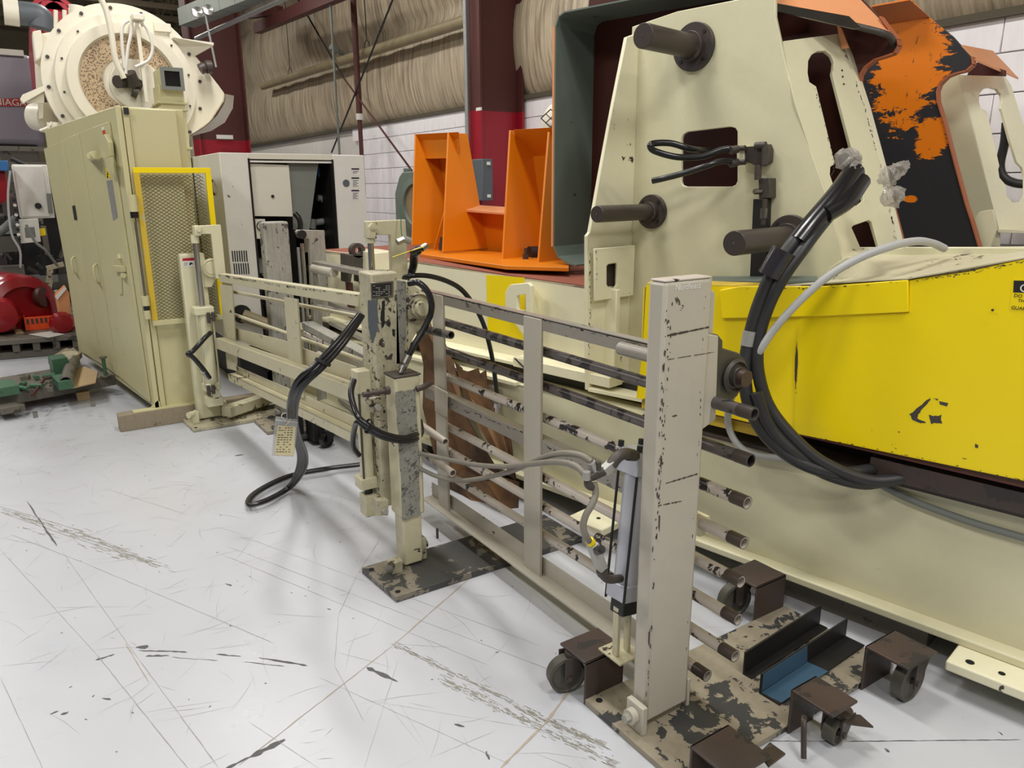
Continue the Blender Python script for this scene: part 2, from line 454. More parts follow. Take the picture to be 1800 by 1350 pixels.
ce = struct(M().box((-9, -6, 5.7), (WX + .3, 27, 5.8)), 'ceiling', 'roof_dark')
for k in range(12):
    y = 9 + k * 1.15
    j = M(); j.box((-8.5, y, 5.0), (WX, y + .09, 5.09)); j.box((-8.5, y, 5.6), (WX, y + .09, 5.68))
    for q in range(22):
        x = -8.3 + q * .58; j.bar((x, y + .045, 5.05), (x + .29, y + .045, 5.64), .04, .04); j.bar((x + .29, y + .045, 5.64), (x + .58, y + .045, 5.05), .04, .04)
    o = j.build('roof_truss', 'roof_beam', ce)
# lamps of the hall (above the frame, real fixtures round the lights)
for (lx, ly) in LAMPS:
    t = thing('high_bay_lamp', 'long white high bay lamp hanging under the dark roof', 'lamp', (lx, ly, 5.24), 'high bay lamps under the roof')
    M().box((lx - .26, ly - .70, 5.25), (lx + .26, ly + .70, 5.32)).build('housing', 'white_cab', t)
    M().cyl((lx, ly, 5.32), (lx, ly, 5.7), .01).build('hanger', 'steel', t)

# ---- steel columns
def column(name, label, y, xi, xo, w, zsplit, low='red_col'):
    t = thing(name, label, 'column', ((xi + xo) / 2, y, 0))
    for (z0, z1, mt, nm) in ((0, zsplit, low, 'lower_shaft'), (zsplit, 5.69, 'maroon', 'upper_shaft')):
        m = M(); m.box((xi, y - w / 2, z0), (xi + .025, y + w / 2, z1)); m.box((xo - .025, y - w / 2, z0), (xo, y + w / 2, z1))
        m.box((xi + .025, y - .012, z0), (xo - .025, y + .012, z1)); m.build(nm, mt, t)
    return t
yc2 = 6.72
c2 = column('steel_column', 'steel column with bright red lower half behind the orange stand', yc2 + .1, 4.05, 4.57, .24, 2.34)
M().box((4.045, yc2 - .03, 2.33), (4.06, yc2 + .06, 2.36)).build('clip', 'white_paint', c2)
c1 = column('steel_column', 'dark maroon steel column behind the white machine cabinet', 13.1, 2.68, 3.46, .42, 2.35)
M().box((2.95, 12.9, 2.36), (3.2, 12.93, 2.42)).build('clip', 'white_paint', c1)

# conduit beside the red column, switch box
cp = onX(820, 150, 4.0); m = M(); m.cyl((4.0, cp.y, 1.9), (4.0, cp.y, 5.69), .022)
m.build('conduit', 'galv', None, label='thin galvanised conduit running up beside the red steel column', cat='conduit')
a = onX(815, 282, 4.0); b = onX(850, 355, 4.0)
t = thing('disconnect_switch', 'dark grey electrical disconnect switch box mounted at the red column', 'switch box', (4.0, (a.y + b.y) / 2, 1.45))
M().box((3.98, b.y - .02, 1.47), (4.1, a.y + .02, 1.87)).build('box_body', 'switch_grey', t, .008)
M().box((4.03, b.y - .06, 1.50), (4.05, b.y - .02, 1.53)).build('mounting_ear', 'white_paint', t)
M().box((4.03, b.y - .06, 1.81), (4.05, b.y - .02, 1.84)).build('mounting_ear', 'white_paint', t)
M().bar((3.955, (a.y + b.y) / 2, 1.80), (3.955, (a.y + b.y) / 2 + .03, 1.62), .03, .03).build('lever', 'switch_grey', t)

# horizontal pipe with hangers
m = M().cyl(onX(462, 152, 4.35), onX(830, 33, 4.35), .062, seg=20)
pp = m.build('heating_pipe', 'tan_pipe', None, label='thick tan pipe running along the insulated wall', cat='pipe')
m = M().cyl(onX(930, 0, 4.35), onX(1800, -300, 4.35), .062); 
for k, (x, y) in enumerate(((510, 128), (645, 82))):
    p = onX(x, y, 4.35); m = M(); m.tube(arc(p, YY, ZZ, .078, 0, 360, 14), .006, 6, 1); m.cyl(p + ZZ * .078, p + ZZ * 1.2, .006, seg=6)
    m.build('pipe_hanger', 'black', None, label=['thin rod hanger holding the left part of the tan pipe', 'thin rod hanger holding the tan pipe nearer the brown standpipe'][k], cat='hanger')
p = onX(592, 88, 4.3); t = thing('wall_bell', 'small round grey bell mounted above the tan pipe', 'bell', p)
M().cyl(p, p + V((-.09, -.02, .04)), .055, .048).build('bell_body', 'tray_grey', t); M().cyl(p, p + V((.12, 0, -.05)), .03).build('bracket', 'tray_grey', t)
# cross bracing rods and uprights
def rod(name, mat, a, b, r, label, cat): M().cyl(a, b, r, seg=10).build(name, mat, None, label=label, cat=cat)
rod('brace_rod', 'black', onX(520, -8, 4.2), onX(604, 137, 4.2) * 1, .013, 'upper half of the dark brace rod falling from left to right', 'rod')
rod('brace_rod', 'black', onX(694, -10, 4.15), onX(583, 268, 4.15), .012, 'dark brace rod leaning left down to the white cabinet top', 'rod')
rod('brace_rod', 'maroon', onX(604, 137, 4.2), onX(724, 300, 4.2), .013, 'lower reddish brace rod running down to the grey bearing housing', 'rod')
a = onX(584, 60, 3.9); rod('conduit', 'tray_grey', V((3.9, a.y, 1.6)), V((3.9, a.y, 5.69)), .016, 'thin vertical grey conduit rising behind the white cabinet', 'conduit')
a = onX(628, 130, 4.2); t = thing('standpipe', 'dark brown vertical standpipe with a pale collar behind the white cabinet', 'pipe', V((4.2, a.y, 1.6)))
M().cyl((4.2, a.y, 2.55), (4.2, a.y, 5.69), .04).build('upper_pipe', 'maroon', t); M().cyl((4.2, a.y, 1.5), (4.2, a.y, 2.5), .03).build('lower_pipe', 'maroon', t)
M().cyl((4.2, a.y, 2.49), (4.2, a.y, 2.57), .048).build('collar', 'caulk', t)
# grey wireway near the roof
a = onZ(505, -28, 3.7); b = onZ(315, 45, 3.7); d = b - a
t = thing('wireway', 'square grey wireway duct crossing in front of the maroon column', 'duct', b)
M().obox(a, d, V((.20, .05, 0)), V((0, 0, .21))).build('duct_body', 'tray_grey', t)
for k in range(1, 7):
    c = a + d * (k / 7.); M().obox(c - V((.003, 0, .003)), d.normalized() * .012, V((.206, .05, 0)), V((0, 0, .216))).build('joint_band', 'tray_grey', t)
a = onZ(345, 68, 3.62); b = onZ(520, -12, 3.62)
M().cyl(a, b, .03).build('conduit', 'galv', None, label='galvanised conduit slung just under the grey wireway', cat='conduit')
m = M(); m.bar(onX(452, 50, 3.9), onX(640, -30, 3.9), .12, .16); m.bar(onX(436, 26, 3.8), onX(492, 18, 3.9), .1, .12)
m.build('roof_strut', 'maroon', None, label='maroon roof strut meeting the dark column near the ceiling', cat='beam')
# twin lamp pole
p = onY(360, 22, 9.0); t = thing('lamp_pole', 'slim pole with two small silver lamp heads above the white press', 'lamp', p)
M().cyl(p, onY(380, 118, 9.0), .012).build('pole', 'galv', t)
for (x, y) in ((347, 22), (366, 18)): q = onY(x, y, 9.0); M().lathe(q, V((-.2, -1, 0)), [(.005, -.05), (.04, -.03), (.055, .02), (.05, .035), (.001, .03)], 16).build('lamp_head', 'chrome', t)

# ---- marks in the floor paint: bare concrete showing through, flush with the surface
def strip(pts, w, z=.0006):
    P = [onZ(x, y, z) for x, y in pts]; m = M(); n = len(P); L = []; Rr = []
    for i, p in enumerate(P):
        t = (P[min(i + 1, n - 1)] - P[max(i - 1, 0)]).normalized(); s_ = t.cross(ZZ)
        ww = w * .5 * (.45 + random.random()) * (.3 if i in (0, n - 1) else 1)
        L.append(p + s_ * ww / 2); Rr.append(p - s_ * ww / 2)
    m.add(L + Rr, [(i, i + 1, n + i + 1, n + i) for i in range(n - 1)]); return m
def jag(a, b, n, amp=1.2):
    return [(a[0] + (b[0] - a[0]) * i / n + random.uniform(-amp, amp), a[1] + (b[1] - a[1]) * i / n + random.uniform(-amp * .5, amp * .5)) for i in range(n + 1)]
def marks(name, mat, segs):
    mm = M()
    for i_, (pts, w) in enumerate(segs):
        q = strip(pts, w, .0009 + i_ * .00002); mm.add(q.v, q.f)
    o = mm.build(name, mat, fl); return o
marks('bare_patch', 'concrete_mark', [
    (jag((47, 880), (100, 960), 14, 1.0), .014), (jag((168, 1160), (200, 1150), 6), .018), (jag((240, 1138), (262, 1136), 4), .035),
    (jag((243, 1143), (330, 1146), 12), .012), (jag((255, 1153), (298, 1152), 6), .016), (jag((380, 1150), (424, 1153), 6), .012),
    (jag((455, 1156), (540, 1170), 12), .014), (jag((300, 1155), (385, 1161), 10), .004), (jag((430, 1163), (500, 1171), 10), .006), (jag((645, 1173), (699, 1198), 8, .6), .030),
    (jag((500, 1300), (440, 1330), 8, .8), .034), (jag((440, 1330), (395, 1352), 6, .8), .018), (jag((88, 1255), (102, 1250), 3), .02), (jag((108, 1256), (120, 1251), 3), .018),
    (jag((180, 1227), (196, 1230), 3), .012), (jag((798, 1273), (816, 1277), 3), .014), (jag((413, 801), (428, 799), 3, .3), .045), (jag((854, 1320), (860, 1335), 3), .02),
    (jag((122, 1208), (128, 1206), 2), .015), (jag((395, 1026), (408, 1029), 3), .012), (jag((845, 1125), (848, 1126), 2, .3), .012), (jag((575, 1070), (582, 1071), 2, .3), .01),
    (jag((1320, 1302), (1460, 1303), 20, .5), .004), (jag((1490, 1303), (1795, 1300), 30, .6), .005), (jag((1555, 1315), (1563, 1322), 3), .02), (jag((1755, 1285), (1763, 1292), 4), .008)])
marks('scratch', 'scratch', [
    (jag((0, 900), (130, 945), 20, 1), .010), (jag((0, 890), (150, 935), 20, 1), .007), (jag((80, 922), (260, 985), 24, 1), .009), (jag((130, 945), (300, 1000), 20, 1), .005),
    (jag((20, 940), (150, 990), 20, .6), .0035), (jag((150, 990), (480, 1130), 30, .6), .003), (jag((110, 970), (245, 1160), 20, .5), .0035), (jag((245, 1160), (385, 1350), 20, .6), .0045),
    (jag((0, 965), (170, 1150), 20, .5), .003), (jag((170, 1150), (330, 1350), 24, .6), .0045), (jag((0, 1190), (75, 1350), 14, .6), .0035), (jag((400, 960), (1000, 1190), 40, .8), .0025),
    (jag((380, 970), (860, 1170), 30, .7), .0022), (jag((420, 940), (950, 1135), 30, .8), .0022), (jag((85, 1068), (230, 1066), 8, .4), .002), (jag((680, 1131), (800, 1138), 8, .4), .002),
    (jag((672, 940), (628, 1010), 10, .7), .0026), (jag((628, 1010), (595, 1080), 10, .7), .0026), (jag((595, 1080), (588, 1170), 10, .7), .0026), (jag((588, 1170), (640, 1268), 12, .9), .0032),
    (jag((688, 1131), (880, 1225), 24, 1.2), .008), (jag((190, 860), (330, 905), 12, .4), .002), (jag((440, 1270), (560, 1350), 10, .4), .002), (jag((700, 1160), (640, 1350), 12, .4), .0016),
    (jag((560, 1190), (900, 1345), 24, .5), .0018), (jag((640, 1230), (1000, 1290), 20, .5), .0015), (jag((760, 1330), (870, 1285), 10, .5), .0018)])
def scuff(name, mat, bands, seed):
    rn = random.Random(seed); mm = M()
    for (p0, p1, wpx, cnt) in bands:
        L = math.hypot(p1[0] - p0[0], p1[1] - p0[1]); dx, dy = (p1[0] - p0[0]) / L, (p1[1] - p0[1]) / L
        for _ in range(cnt):
            t = rn.random() * L; o_ = rn.gauss(0, wpx * .55); ln = rn.uniform(3, 17); x, y = p0[0] + dx * t - dy * o_, p0[1] + dy * t + dx * o_
            w = rn.uniform(.25, 1.3); zj = .0007 + _ * .000004; P = []
            for k in range(5): P.append((x + dx * ln * k / 4 + rn.uniform(-.4, .4), y + dy * ln * k / 4 + rn.uniform(-.4, .4)))
            A_ = [onZ(a, b - w * (.3 + rn.random()) * .5, zj) for a, b in P]; B_ = [onZ(a, b + w * (.3 + rn.random()) * .5, zj) for a, b in P]
            mm.add(A_ + B_, [(i, i + 1, 6 + i, 5 + i) for i in range(4)])
    o = mm.build(name, mat, fl); o['kind'] = 'stuff'; return o
scuff('scuff_band', 'scuff', [((690, 1132), (1060, 1310), 5, 190), ((770, 1190), (900, 1255), 8, 100), ((900, 1255), (1075, 1340), 9, 150), ((900, 1240), (1060, 1312), 6, 110), ((0, 896), (140, 938), 6, 70), ((140, 938), (260, 985), 8, 80), ((30, 925), (300, 1000), 7, 50)], 31)
def random_marks(name, mat, cnt, l0, l1, w0, w1, seed):
    rn = random.Random(seed); mm = M()
    for _ in range(cnt):
        u = rn.random() ** .7; x = -2.2 + 5.0 * rn.random(); y = .7 + 6.5 * u
        if x > 1.9 + .0 * y: continue
        a = rn.choice([R(12), R(105), R(-32), R(60)]) + rn.gauss(0, .35); l = rn.uniform(l0, l1); w = rn.uniform(w0, w1); d = V((math.cos(a), math.sin(a), 0)); s_ = d.cross(ZZ)
        p = V((x, y, .0003 + _ * .0000003)); b = rn.uniform(-.06, .06) * l; q = p + d * l * .5 + s_ * b; r = p + d * l
        mm.add([p, q - s_ * w, r, q + s_ * w], [(0, 1, 2, 3)])
    o = mm.build(name, mat, fl); o['kind'] = 'stuff'; return o
random_marks('hairline_scratch', 'scratch', 1500, .03, .32, .0004, .0011, 41)
random_marks('dark_speck', 'concrete_mark', 420, .004, .016, .0012, .004, 42)
marks('floor_joint', 'joint_tan', [
    (jag((830, 1012), (690, 1135), 16, .5), .011), (jag((690, 1135), (420, 1345), 24, .5), .007), (jag((1000, 1215), (960, 1270), 8, .4), .018), (jag((960, 1270), (880, 1350), 8, .4), .018),
    (jag((220, 1130), (262, 1200), 10, .6), .008), (jag((885, 990), (990, 1090), 8, .4), .002)])
# ================================================================ front guard post on its dolly plate
def bolt(m, c, ax, r=.012, h=.012):
    ax = V(ax).normalized(); m.cyl(c, V(c) + ax * h, r, seg=6); m.cyl(V(c) + ax * h, V(c) + ax * (h + .006), r * .55, seg=10); return m
P1 = thing('guard_post', 'tall greige square guard post with Northeast scribbled at its top, on a caster plate', 'post', (1.46, 1.42, 0))
M().box((1.38, 1.385, .045), (1.556, 1.448, 1.362)).build('post_tube', 'greige', P1, .010)
M().box((1.383, 1.388, 1.3615), (1.553, 1.445, 1.3675)).build('top_cap', 'tube_worn', P1, .004, label='scuffed metal cap with worn edges')
text('Northeast', .0225, onY(1186, 511, 1.3842), XX, ZZ, 'white_paint', P1, 'chalk_writing', .0004, .2)
# cracked seam lines across the front face
mk = M()
for (x0, y0, x1, y1, w) in ((1173, 590, 1246, 575, 4.5), (1174, 632, 1255, 619, 1.6), (1166, 851, 1226, 833, 2.6), (1157, 889, 1198, 881, 3), (1182, 732, 1190, 730, 3)):
    n = 14
    for i in range(n):
        if random.random() < .12: continue
        t0, t1 = i / n, (i + 1) / n; ww = w * (.3 + random.random() * .8) / 2
        xa, ya = x0 + (x1 - x0) * t0, y0 + (y1 - y0) * t0; xb, yb = x0 + (x1 - x0) * t1, y0 + (y1 - y0) * t1
        mk.prism([onY(xa, ya - ww, 1.3846), onY(xb, yb - ww, 1.3846), onY(xb, yb + ww, 1.3846), onY(xa, ya + ww, 1.3846)], (0, -.0006, 0))
for (x, y, h) in ((1170, 560, 5), (1168, 615, 12), (1166, 640, 14), (1163, 700, 10), (1160, 716, 7), (1165, 745, 5), (1161, 800, 26), (1158, 905, 30), (1140, 1110, 28), (1136, 1240, 20), (1157, 870, 8), (1163, 680, 5)):
    mk.prism([onY(x, y, 1.3846), onY(x + 2.4, y + 2, 1.3846), onY(x + 1.2, y + h, 1.3846), onY(x - .8, y + h * .7, 1.3846)], (0, -.0006, 0))
chips(P1, onX, [(1173, 540), (1168, 640), (1163, 720), (1156, 870), (1150, 1000), (1142, 1150), (1136, 1250)], 46, 4.2, 1.3797, (-.0004, 0, 0), seed=11)
chips(P1, onY, [(1182, 530), (1174, 650), (1168, 760), (1160, 860), (1152, 960)], 40, 3.2, 1.3847, (0, -.0004, 0), seed=12)
chips(P1, onY, [(1240, 520), (1236, 560), (1226, 830), (1212, 1000), (1205, 1180)], 16, 2.4, 1.3847, (0, -.0004, 0), seed=13)
mk.build('paint_crack', 'rust_steel', P1, kind='stuff')
# hinge side
M().prism(poly(onY, [(1246, 588), (1263, 590), (1258, 738), (1232, 757), (1236, 700)], 1.40), (0, .05, 0)).build('side_plate', 'greige', P1, .003)
M().prism(poly(onY, [(1249, 508), (1257, 514), (1253, 588), (1246, 588)], 1.42), (0, .03, 0)).build('side_plate', 'greige', P1, .003)
M().prism(poly(onY, [(1244, 586), (1262, 588), (1271, 599), (1271, 612), (1298, 620), (1310, 632), (1314, 650), (1309, 674), (1296, 697), (1277, 711), (1256, 722), (1246, 720)], 1.43), (0, .05, 0)).build('bearing_housing', 'bearing_dark', P1, .004, label='dark flange bearing bolted to the post side')
c = onY(1288, 660, 1.43)
br = M().lathe(c, (0, -1, 0), [(.001, .0), (.046, .0), (.052, .012), (.044, .02), (.038, .012), (.032, .014), (.031, .03), (.001, .03)], 30).build('bearing_ring', 'fitting_dark', P1)
M().cyl(c + V((0, -.015, 0)), c + V((0, -.052, 0)), .0245, seg=24).build('shaft_end', 'rust_steel', br)
M().prism(poly(onY, [(1229, 912), (1248, 907), (1249, 938), (1230, 944), (1222, 940), (1222, 915)], 1.42), (0, .05, 0)).build('stop_block', 'cream_fence', P1, .002)
# foot lugs
m = M(); lx = 1.345
m.box((1.352, 1.368, .022), (1.372, 1.44, .115)); m.build('foot_lug', 'greige', P1, .003)
m = M(); m.cyl((1.352, 1.405, .075), (1.330, 1.405, .075), .024, seg=20); m.build('washer', 'greige', P1, .001)
m = M(); m.cyl((1.332, 1.405, .075), (1.314, 1.405, .075), .014, seg=6); m.build('bolt', 'weathered', P1)
M().box((1.560, 1.39, .022), (1.573, 1.45, .12)).build('foot_lug', 'greige', P1, .003)
# plate with casters
def hole_disc(p, r, mat, par, nm='bolt_hole'): return M().cyl(p, V(p) + ZZ * .0012, r, seg=16).build(nm, mat, par)
M().prism([(1.318, 1.594, 0.002), (2.31, 1.594, 0.002), (2.31, 1.155, 0.002), (1.318, 1.165, 0.002)], (0, 0, .020)).build('base_plate', 'plate_worn', P1, .002)
hole_disc((1.352, 1.565, .0222), .011, 'dark_void', P1)
def caster(p, ang, r=.058, wd=.042, brake=False):
    t = M(); d = V((math.cos(R(ang)), math.sin(R(ang)), 0)); s = d.cross(ZZ)
    wh = M().lathe(V(p), s, [(.012, -wd * .32), (r * .55, -wd * .30), (r * .78, -wd * .34), (r * .86, -wd / 2), (r, -wd * .42), (r, wd * .42), (r * .86, wd / 2), (r * .78, wd * .34), (r * .55, wd * .30), (.012, wd * .32)], 28)
    for k in range(5):
        g = 2 * math.pi * k / 5; u = d * math.cos(g) + ZZ * math.sin(g); wh.bar(V(p) + u * .012, V(p) + u * r * .8, .008, wd * .5, s)
    fk = M(); top = V(p) + ZZ * (r + .008) + d * .03
    for sg in (-1, 1):
        o = s * (wd / 2 + .006) * sg
        fk.prism([V(p) + o - d * .016 - ZZ * .014, V(p) + o + d * .014 - ZZ * .012, top + o + d * .03, top + o - d * .045], s * .005 * sg)
    fk.cyl(V(p) - s * (wd / 2 + .016), V(p) + s * (wd / 2 + .016), .009, seg=10)
    fk.cyl(top - ZZ * .004, top + ZZ * .008, .034, seg=18)
    return wh, fk
def caster_unit(xa, xb, yin, ydir, htop, depth, wheel, ang, parent, mat='rust_steel', r=.056):
    """bent plate welded upright on the base edge; its top flange carries the caster outboard"""
    m = M(); y2 = yin + ydir * depth
    m.box((xa, min(yin, yin + ydir * .008), .0), (xb, max(yin, yin + ydir * .008), htop)); m.box((xa, min(yin, y2), htop - .009), (xb, max(yin, y2), htop))
    b = m.build('caster_bracket', mat, parent, .0025)
    wh, fk = caster(wheel, ang, r); wh.build('wheel', 'bearing_dark', b); fk.build('fork', 'bare_steel', b)
    return b
caster_unit(1.318, 1.478, 1.594, 1, .152, .135, (1.315, 1.690, .063), -17, P1, r=.063)
caster_unit(2.13, 2.30, 1.594, 1, .158, .15, (2.125, 1.690, .066), -12, P1, r=.066)
caster_unit(1.325, 1.475, 1.160, -1, .152, .145, (1.40, 1.07, .058), 60, P1)
caster_unit(1.745, 1.865, 1.158, -1, .152, .140, (1.83, 1.06, .04), 5, P1, r=.039)
caster_unit(2.115, 2.280, 1.155, -1, .162, .145, (2.20, 1.05, .070), 0, P1, r=.070)
m = M(); m.tube([(1.735, 1.10, .10), (1.715, 1.085, .095), (1.70, 1.07, .05), (1.685, 1.055, .012)], .008, 8, 4); m.build('brake_lever', 'bare_steel', P1)
m = M(); m.prism([(1.84, 1.07, .085), (1.91, 1.03, .07), (1.905, .985, .062), (1.83, 1.035, .075)], (0, 0, .006)); m.build('brake_pedal', 'bare_steel', P1)
m = M(); m.prism([(1.478, 1.055, .125), (1.535, 1.065, .125), (1.535, 1.015, .125), (1.46, 1.01, .125)], (0, 0, .006)); m.build('caster_top_plate', 'bare_steel', P1)
# loose angle irons on the plate
def angle_iron(a, b, h, w, mat, label):
    a, b = V(a), V(b); d = (b - a).normalized(); s = d.cross(ZZ)
    m = M(); m.obox(a, b - a, -s * .007, ZZ * h); m.obox(a, b - a, s * w, ZZ * .007); return m.build('angle_iron', mat, None, .0015, label=label, cat='angle iron')
angle_iron((1.835, 1.395, .023), (2.30, 1.435, .023), .085, .03, 'black', 'black angle iron lying behind the blue one on the caster plate')
o = angle_iron((1.80, 1.30, .023), (2.31, 1.335, .023), .075, .07, 'black', 'angle iron with a steel blue painted half lying on the caster plate')
M().prism([(1.803, 1.2995, .032), (2.06, 1.3165, .032), (2.05, 1.316, .096), (1.803, 1.299, .096)], (0, -.001, 0)).build('blue_paint', 'blue', o)
M().prism([(1.80, 1.297, .0305), (2.06, 1.315, .0305), (2.075, 1.245, .0305), (1.812, 1.230, .0305)], (0, 0, .0008)).build('blue_paint', 'blue', o)

# ================================================================ near guard panel
PX = 1.565
G1 = thing('safety_fence', 'near slatted steel guard panel with worn grey rails between the two nearest posts', 'guard panel', (PX, 2.3, 0))
ya, yb = 1.50, 3.15
def rail(par, x, z0, z1, w, mat, name, a=ya, b=yb, bv=.003): return M().box((x, a, z0), (x + w, b, z1)).build(name, mat, par, bv)
zt = onX(1000, 571, PX).z; z_m = onX(918, 758, PX).z; z_m2 = onX(918, 782, PX).z
m = M(); m.box((PX, ya, zt - .006), (PX + .045, yb, zt)); m.box((PX, ya, zt - .045), (PX + .006, yb, zt)); m.build('top_rail', 'grey_rail', G1, .0015)
rail(G1, PX, z_m2, z_m, .05, 'grey_rail', 'middle_rail')
zb = onX(916, 1004, 1.53).z
m = M(); m.box((1.525, ya, zb), (1.59, yb, zb + .006)); m.box((1.585, ya, zb), (1.591, yb, zb + .075)); m.build('bottom_rail', 'greige', G1, .001)
for (xa_, xb_) in ((921, 951), (762, 780)):
    p = onX(xa_, 600, PX - .004); q = onX(xb_, 600, PX - .004)
    M().box((PX - .006, q.y, zb + .004), (PX + .006, p.y, zt - .004)).build('upright', 'greige', G1, .001)
M().prism(poly(onX, [(766, 678), (788, 690), (787, 733), (767, 722)], PX - .012), (-.008, 0, 0)).build('patch_plate', 'greige', G1, .001)
tz = [1.003, .870, .745, .622, .500, .378, .256, .130]
for i, z in enumerate(tz):
    m = M().pipe((1.612, 1.262 if i < 7 else 1.36, z), (1.612, 3.05, z), .0185, .004, 14)
    o = m.build('tube', 'tube_worn' if i > 1 else 'tube_dark', G1)
    e = M().lathe((1.612, 1.262 if i < 7 else 1.36, z), YY, [(.0170, -.0005), (.0190, -.0005), (.0192, .05), (.0188, .052)], 16).build('scorched_end', 'bare_steel', G1)
M().cyl(onX(1091, 612, PX - .018), V((PX - .018, 1.46, onX(1091, 612, PX - .018).z)), .021, seg=18).build('stub_tube', 'grey_rail', G1)

chips(G1, onX, [(757, 514), (1000, 574), (1135, 608)], 60, 2.6, PX - .0004, (-.0004, 0, 0), seed=17)
chips(G1, onX, [(765, 702), (918, 760), (1090, 858)], 60, 3.0, PX - .0004, (-.0004, 0, 0), seed=18)
# air cylinder left of the near post
AC = thing('air_cylinder', 'silver tie-rod air cylinder leaning beside the near guard post', 'cylinder', onY(1100, 1060, 1.56))
a = onY(1121, 830, 1.57); b = onY(1101, 1022, 1.55); ax = (b - a).normalized()
M().cyl(a, b, .040, seg=32).build('barrel', 'alu', AC)
sd = XX - ax * XX.dot(ax); sd.normalize(); fw = ax.cross(sd)
for nm, p0, p1, wd in (('top_cap', a - ax * .075, a + ax * .002, .046), ('bottom_cap', b - ax * .002, b + ax * .05, .044)):
    M().obox(p0 - sd * wd - fw * wd, sd * 2 * wd, fw * 2 * wd, p1 - p0).build(nm, 'alu', AC, .004)
for s1 in (-1, 1):
    for s2 in (-1, 1):
        o_ = sd * .041 * s1 + fw * .041 * s2; M().cyl(a - ax * .088 + o_, b + ax * .058 + o_, .0042, seg=8).build('tie_rod', 'black', AC)
        M().cyl(a - ax * .092 + o_, a - ax * .074 + o_, .010, seg=6).build('nut', 'black', AC)
m = M(); m.obox(b + ax * .05 - sd * .03 - fw * .03, sd * .06, fw * .06, ax * .05); m.build('clevis', 'black', AC, .004)
q = b + ax * .055
m = M(); m.box((q.x - .035, q.y - .012, zb + .078), (q.x - .023, q.y + .012, q.z - .02)); m.box((q.x + .012, q.y - .012, zb + .078), (q.x + .022, q.y + .012, q.z - .02)); m.box((q.x - .05, q.y - .045, zb + .070), (q.x + .05, q.y + .06, zb + .078)); m.build('clevis_foot', 'cream_fence', AC, .002)
# air fittings on the cylinder
ya_ = 1.52
def pt(x, y, yy=ya_): return onY(x, y, yy)
m = M(); m.tube([pt(1116, 801, 1.53), pt(1100, 797, 1.50), pt(1086, 803, 1.49), pt(1074, 818, 1.49)], .0165, 14, 5); m.cyl(pt(1112, 800, 1.52), pt(1104, 799, 1.51), .018, seg=14); m.build('pipe_elbow', 'fitting_dark', AC)
m = M(); m.bar(pt(1080, 812, 1.49), pt(1060, 830, 1.49), .026, .026); m.build('valve_body', 'zinc', AC, .002)
m = M(); m.cyl(pt(1062, 828, 1.49), pt(1040, 838, 1.49), .013, seg=14); m.cyl(pt(1052, 826, 1.47), pt(1052, 812, 1.47), .008); m.tube([pt(1047, 833, 1.48), pt(1035, 840, 1.48), pt(1034, 852, 1.48), pt(1042, 856, 1.48)], .0115, 12, 5); m.build('tee_fitting', 'fitting_dark', AC)
m = M(); m.cyl(pt(1046, 827, 1.48), pt(1039, 812, 1.48), .011, seg=12); m.cyl(pt(1031, 829, 1.47), pt(1031, 843, 1.47), .011, seg=12); m.build('hose_clamp', 'zinc', AC)
m = M(); m.bar(pt(1041, 956, 1.47), pt(1058, 1000, 1.47), .028, .028, YY); m.build('speed_valve', 'zinc', AC, .003)
m = M(); m.cyl(pt(1050, 968, 1.455), pt(1057, 966, 1.41), .012, seg=16); m.cyl(pt(1056, 966, 1.42), pt(1057, 966, 1.405), .005); m.build('adjust_knob', 'black', AC)
m = M(); m.tube([pt(1056, 998, 1.47), pt(1060, 1010, 1.48), pt(1070, 1018, 1.49), pt(1090, 1017, 1.53)], .013, 14, 5); m.cyl(pt(1057, 1001, 1.47), pt(1059, 1008, 1.475), .016); m.build('pipe_elbow', 'fitting_dark', AC)
M().cyl(pt(1036, 950, 1.47), pt(1040, 955, 1.47), .0125, seg=14).build('yellow_band', 'yellow', AC)

# ================================================================ second post with its hoisting leg
P2 = thing('guard_post', 'flaking cream guard post with a data plate and a big round bearing', 'post', (1.25, 2.8, 0))
M().box((1.172, 2.80, .27), (1.290, 2.93, 1.272)).build('post_tube', 'cream_rusty', P2, .008)
m = M(); m.prism(poly(onY, [(651, 497), (691, 494), (691, 522), (652, 526)], 2.799), (0, -.004, 0)); dp = m.build('data_plate', 'steel', P2, .001, label='dark framed maker plate with worn raised print')
M().prism(poly(onY, [(654, 500), (688, 497), (688, 519), (655, 523)], 2.7948), (0, -.0006, 0)).build('plate_field', 'black', dp)
m = M()
for r_ in range(6):
    yy = 502 + r_ * 3.4
    for q_ in range(7):
        if random.random() < .3: continue
        x0 = 656 + q_ * 4.4; m.prism([onY(x0, yy, 2.794), onY(x0 + 3.2, yy - .2, 2.794), onY(x0 + 3.2, yy + 1.3, 2.794), onY(x0, yy + 1.5, 2.794)], (0, -.0005, 0))
m.build('plate_print', 'zinc', dp)
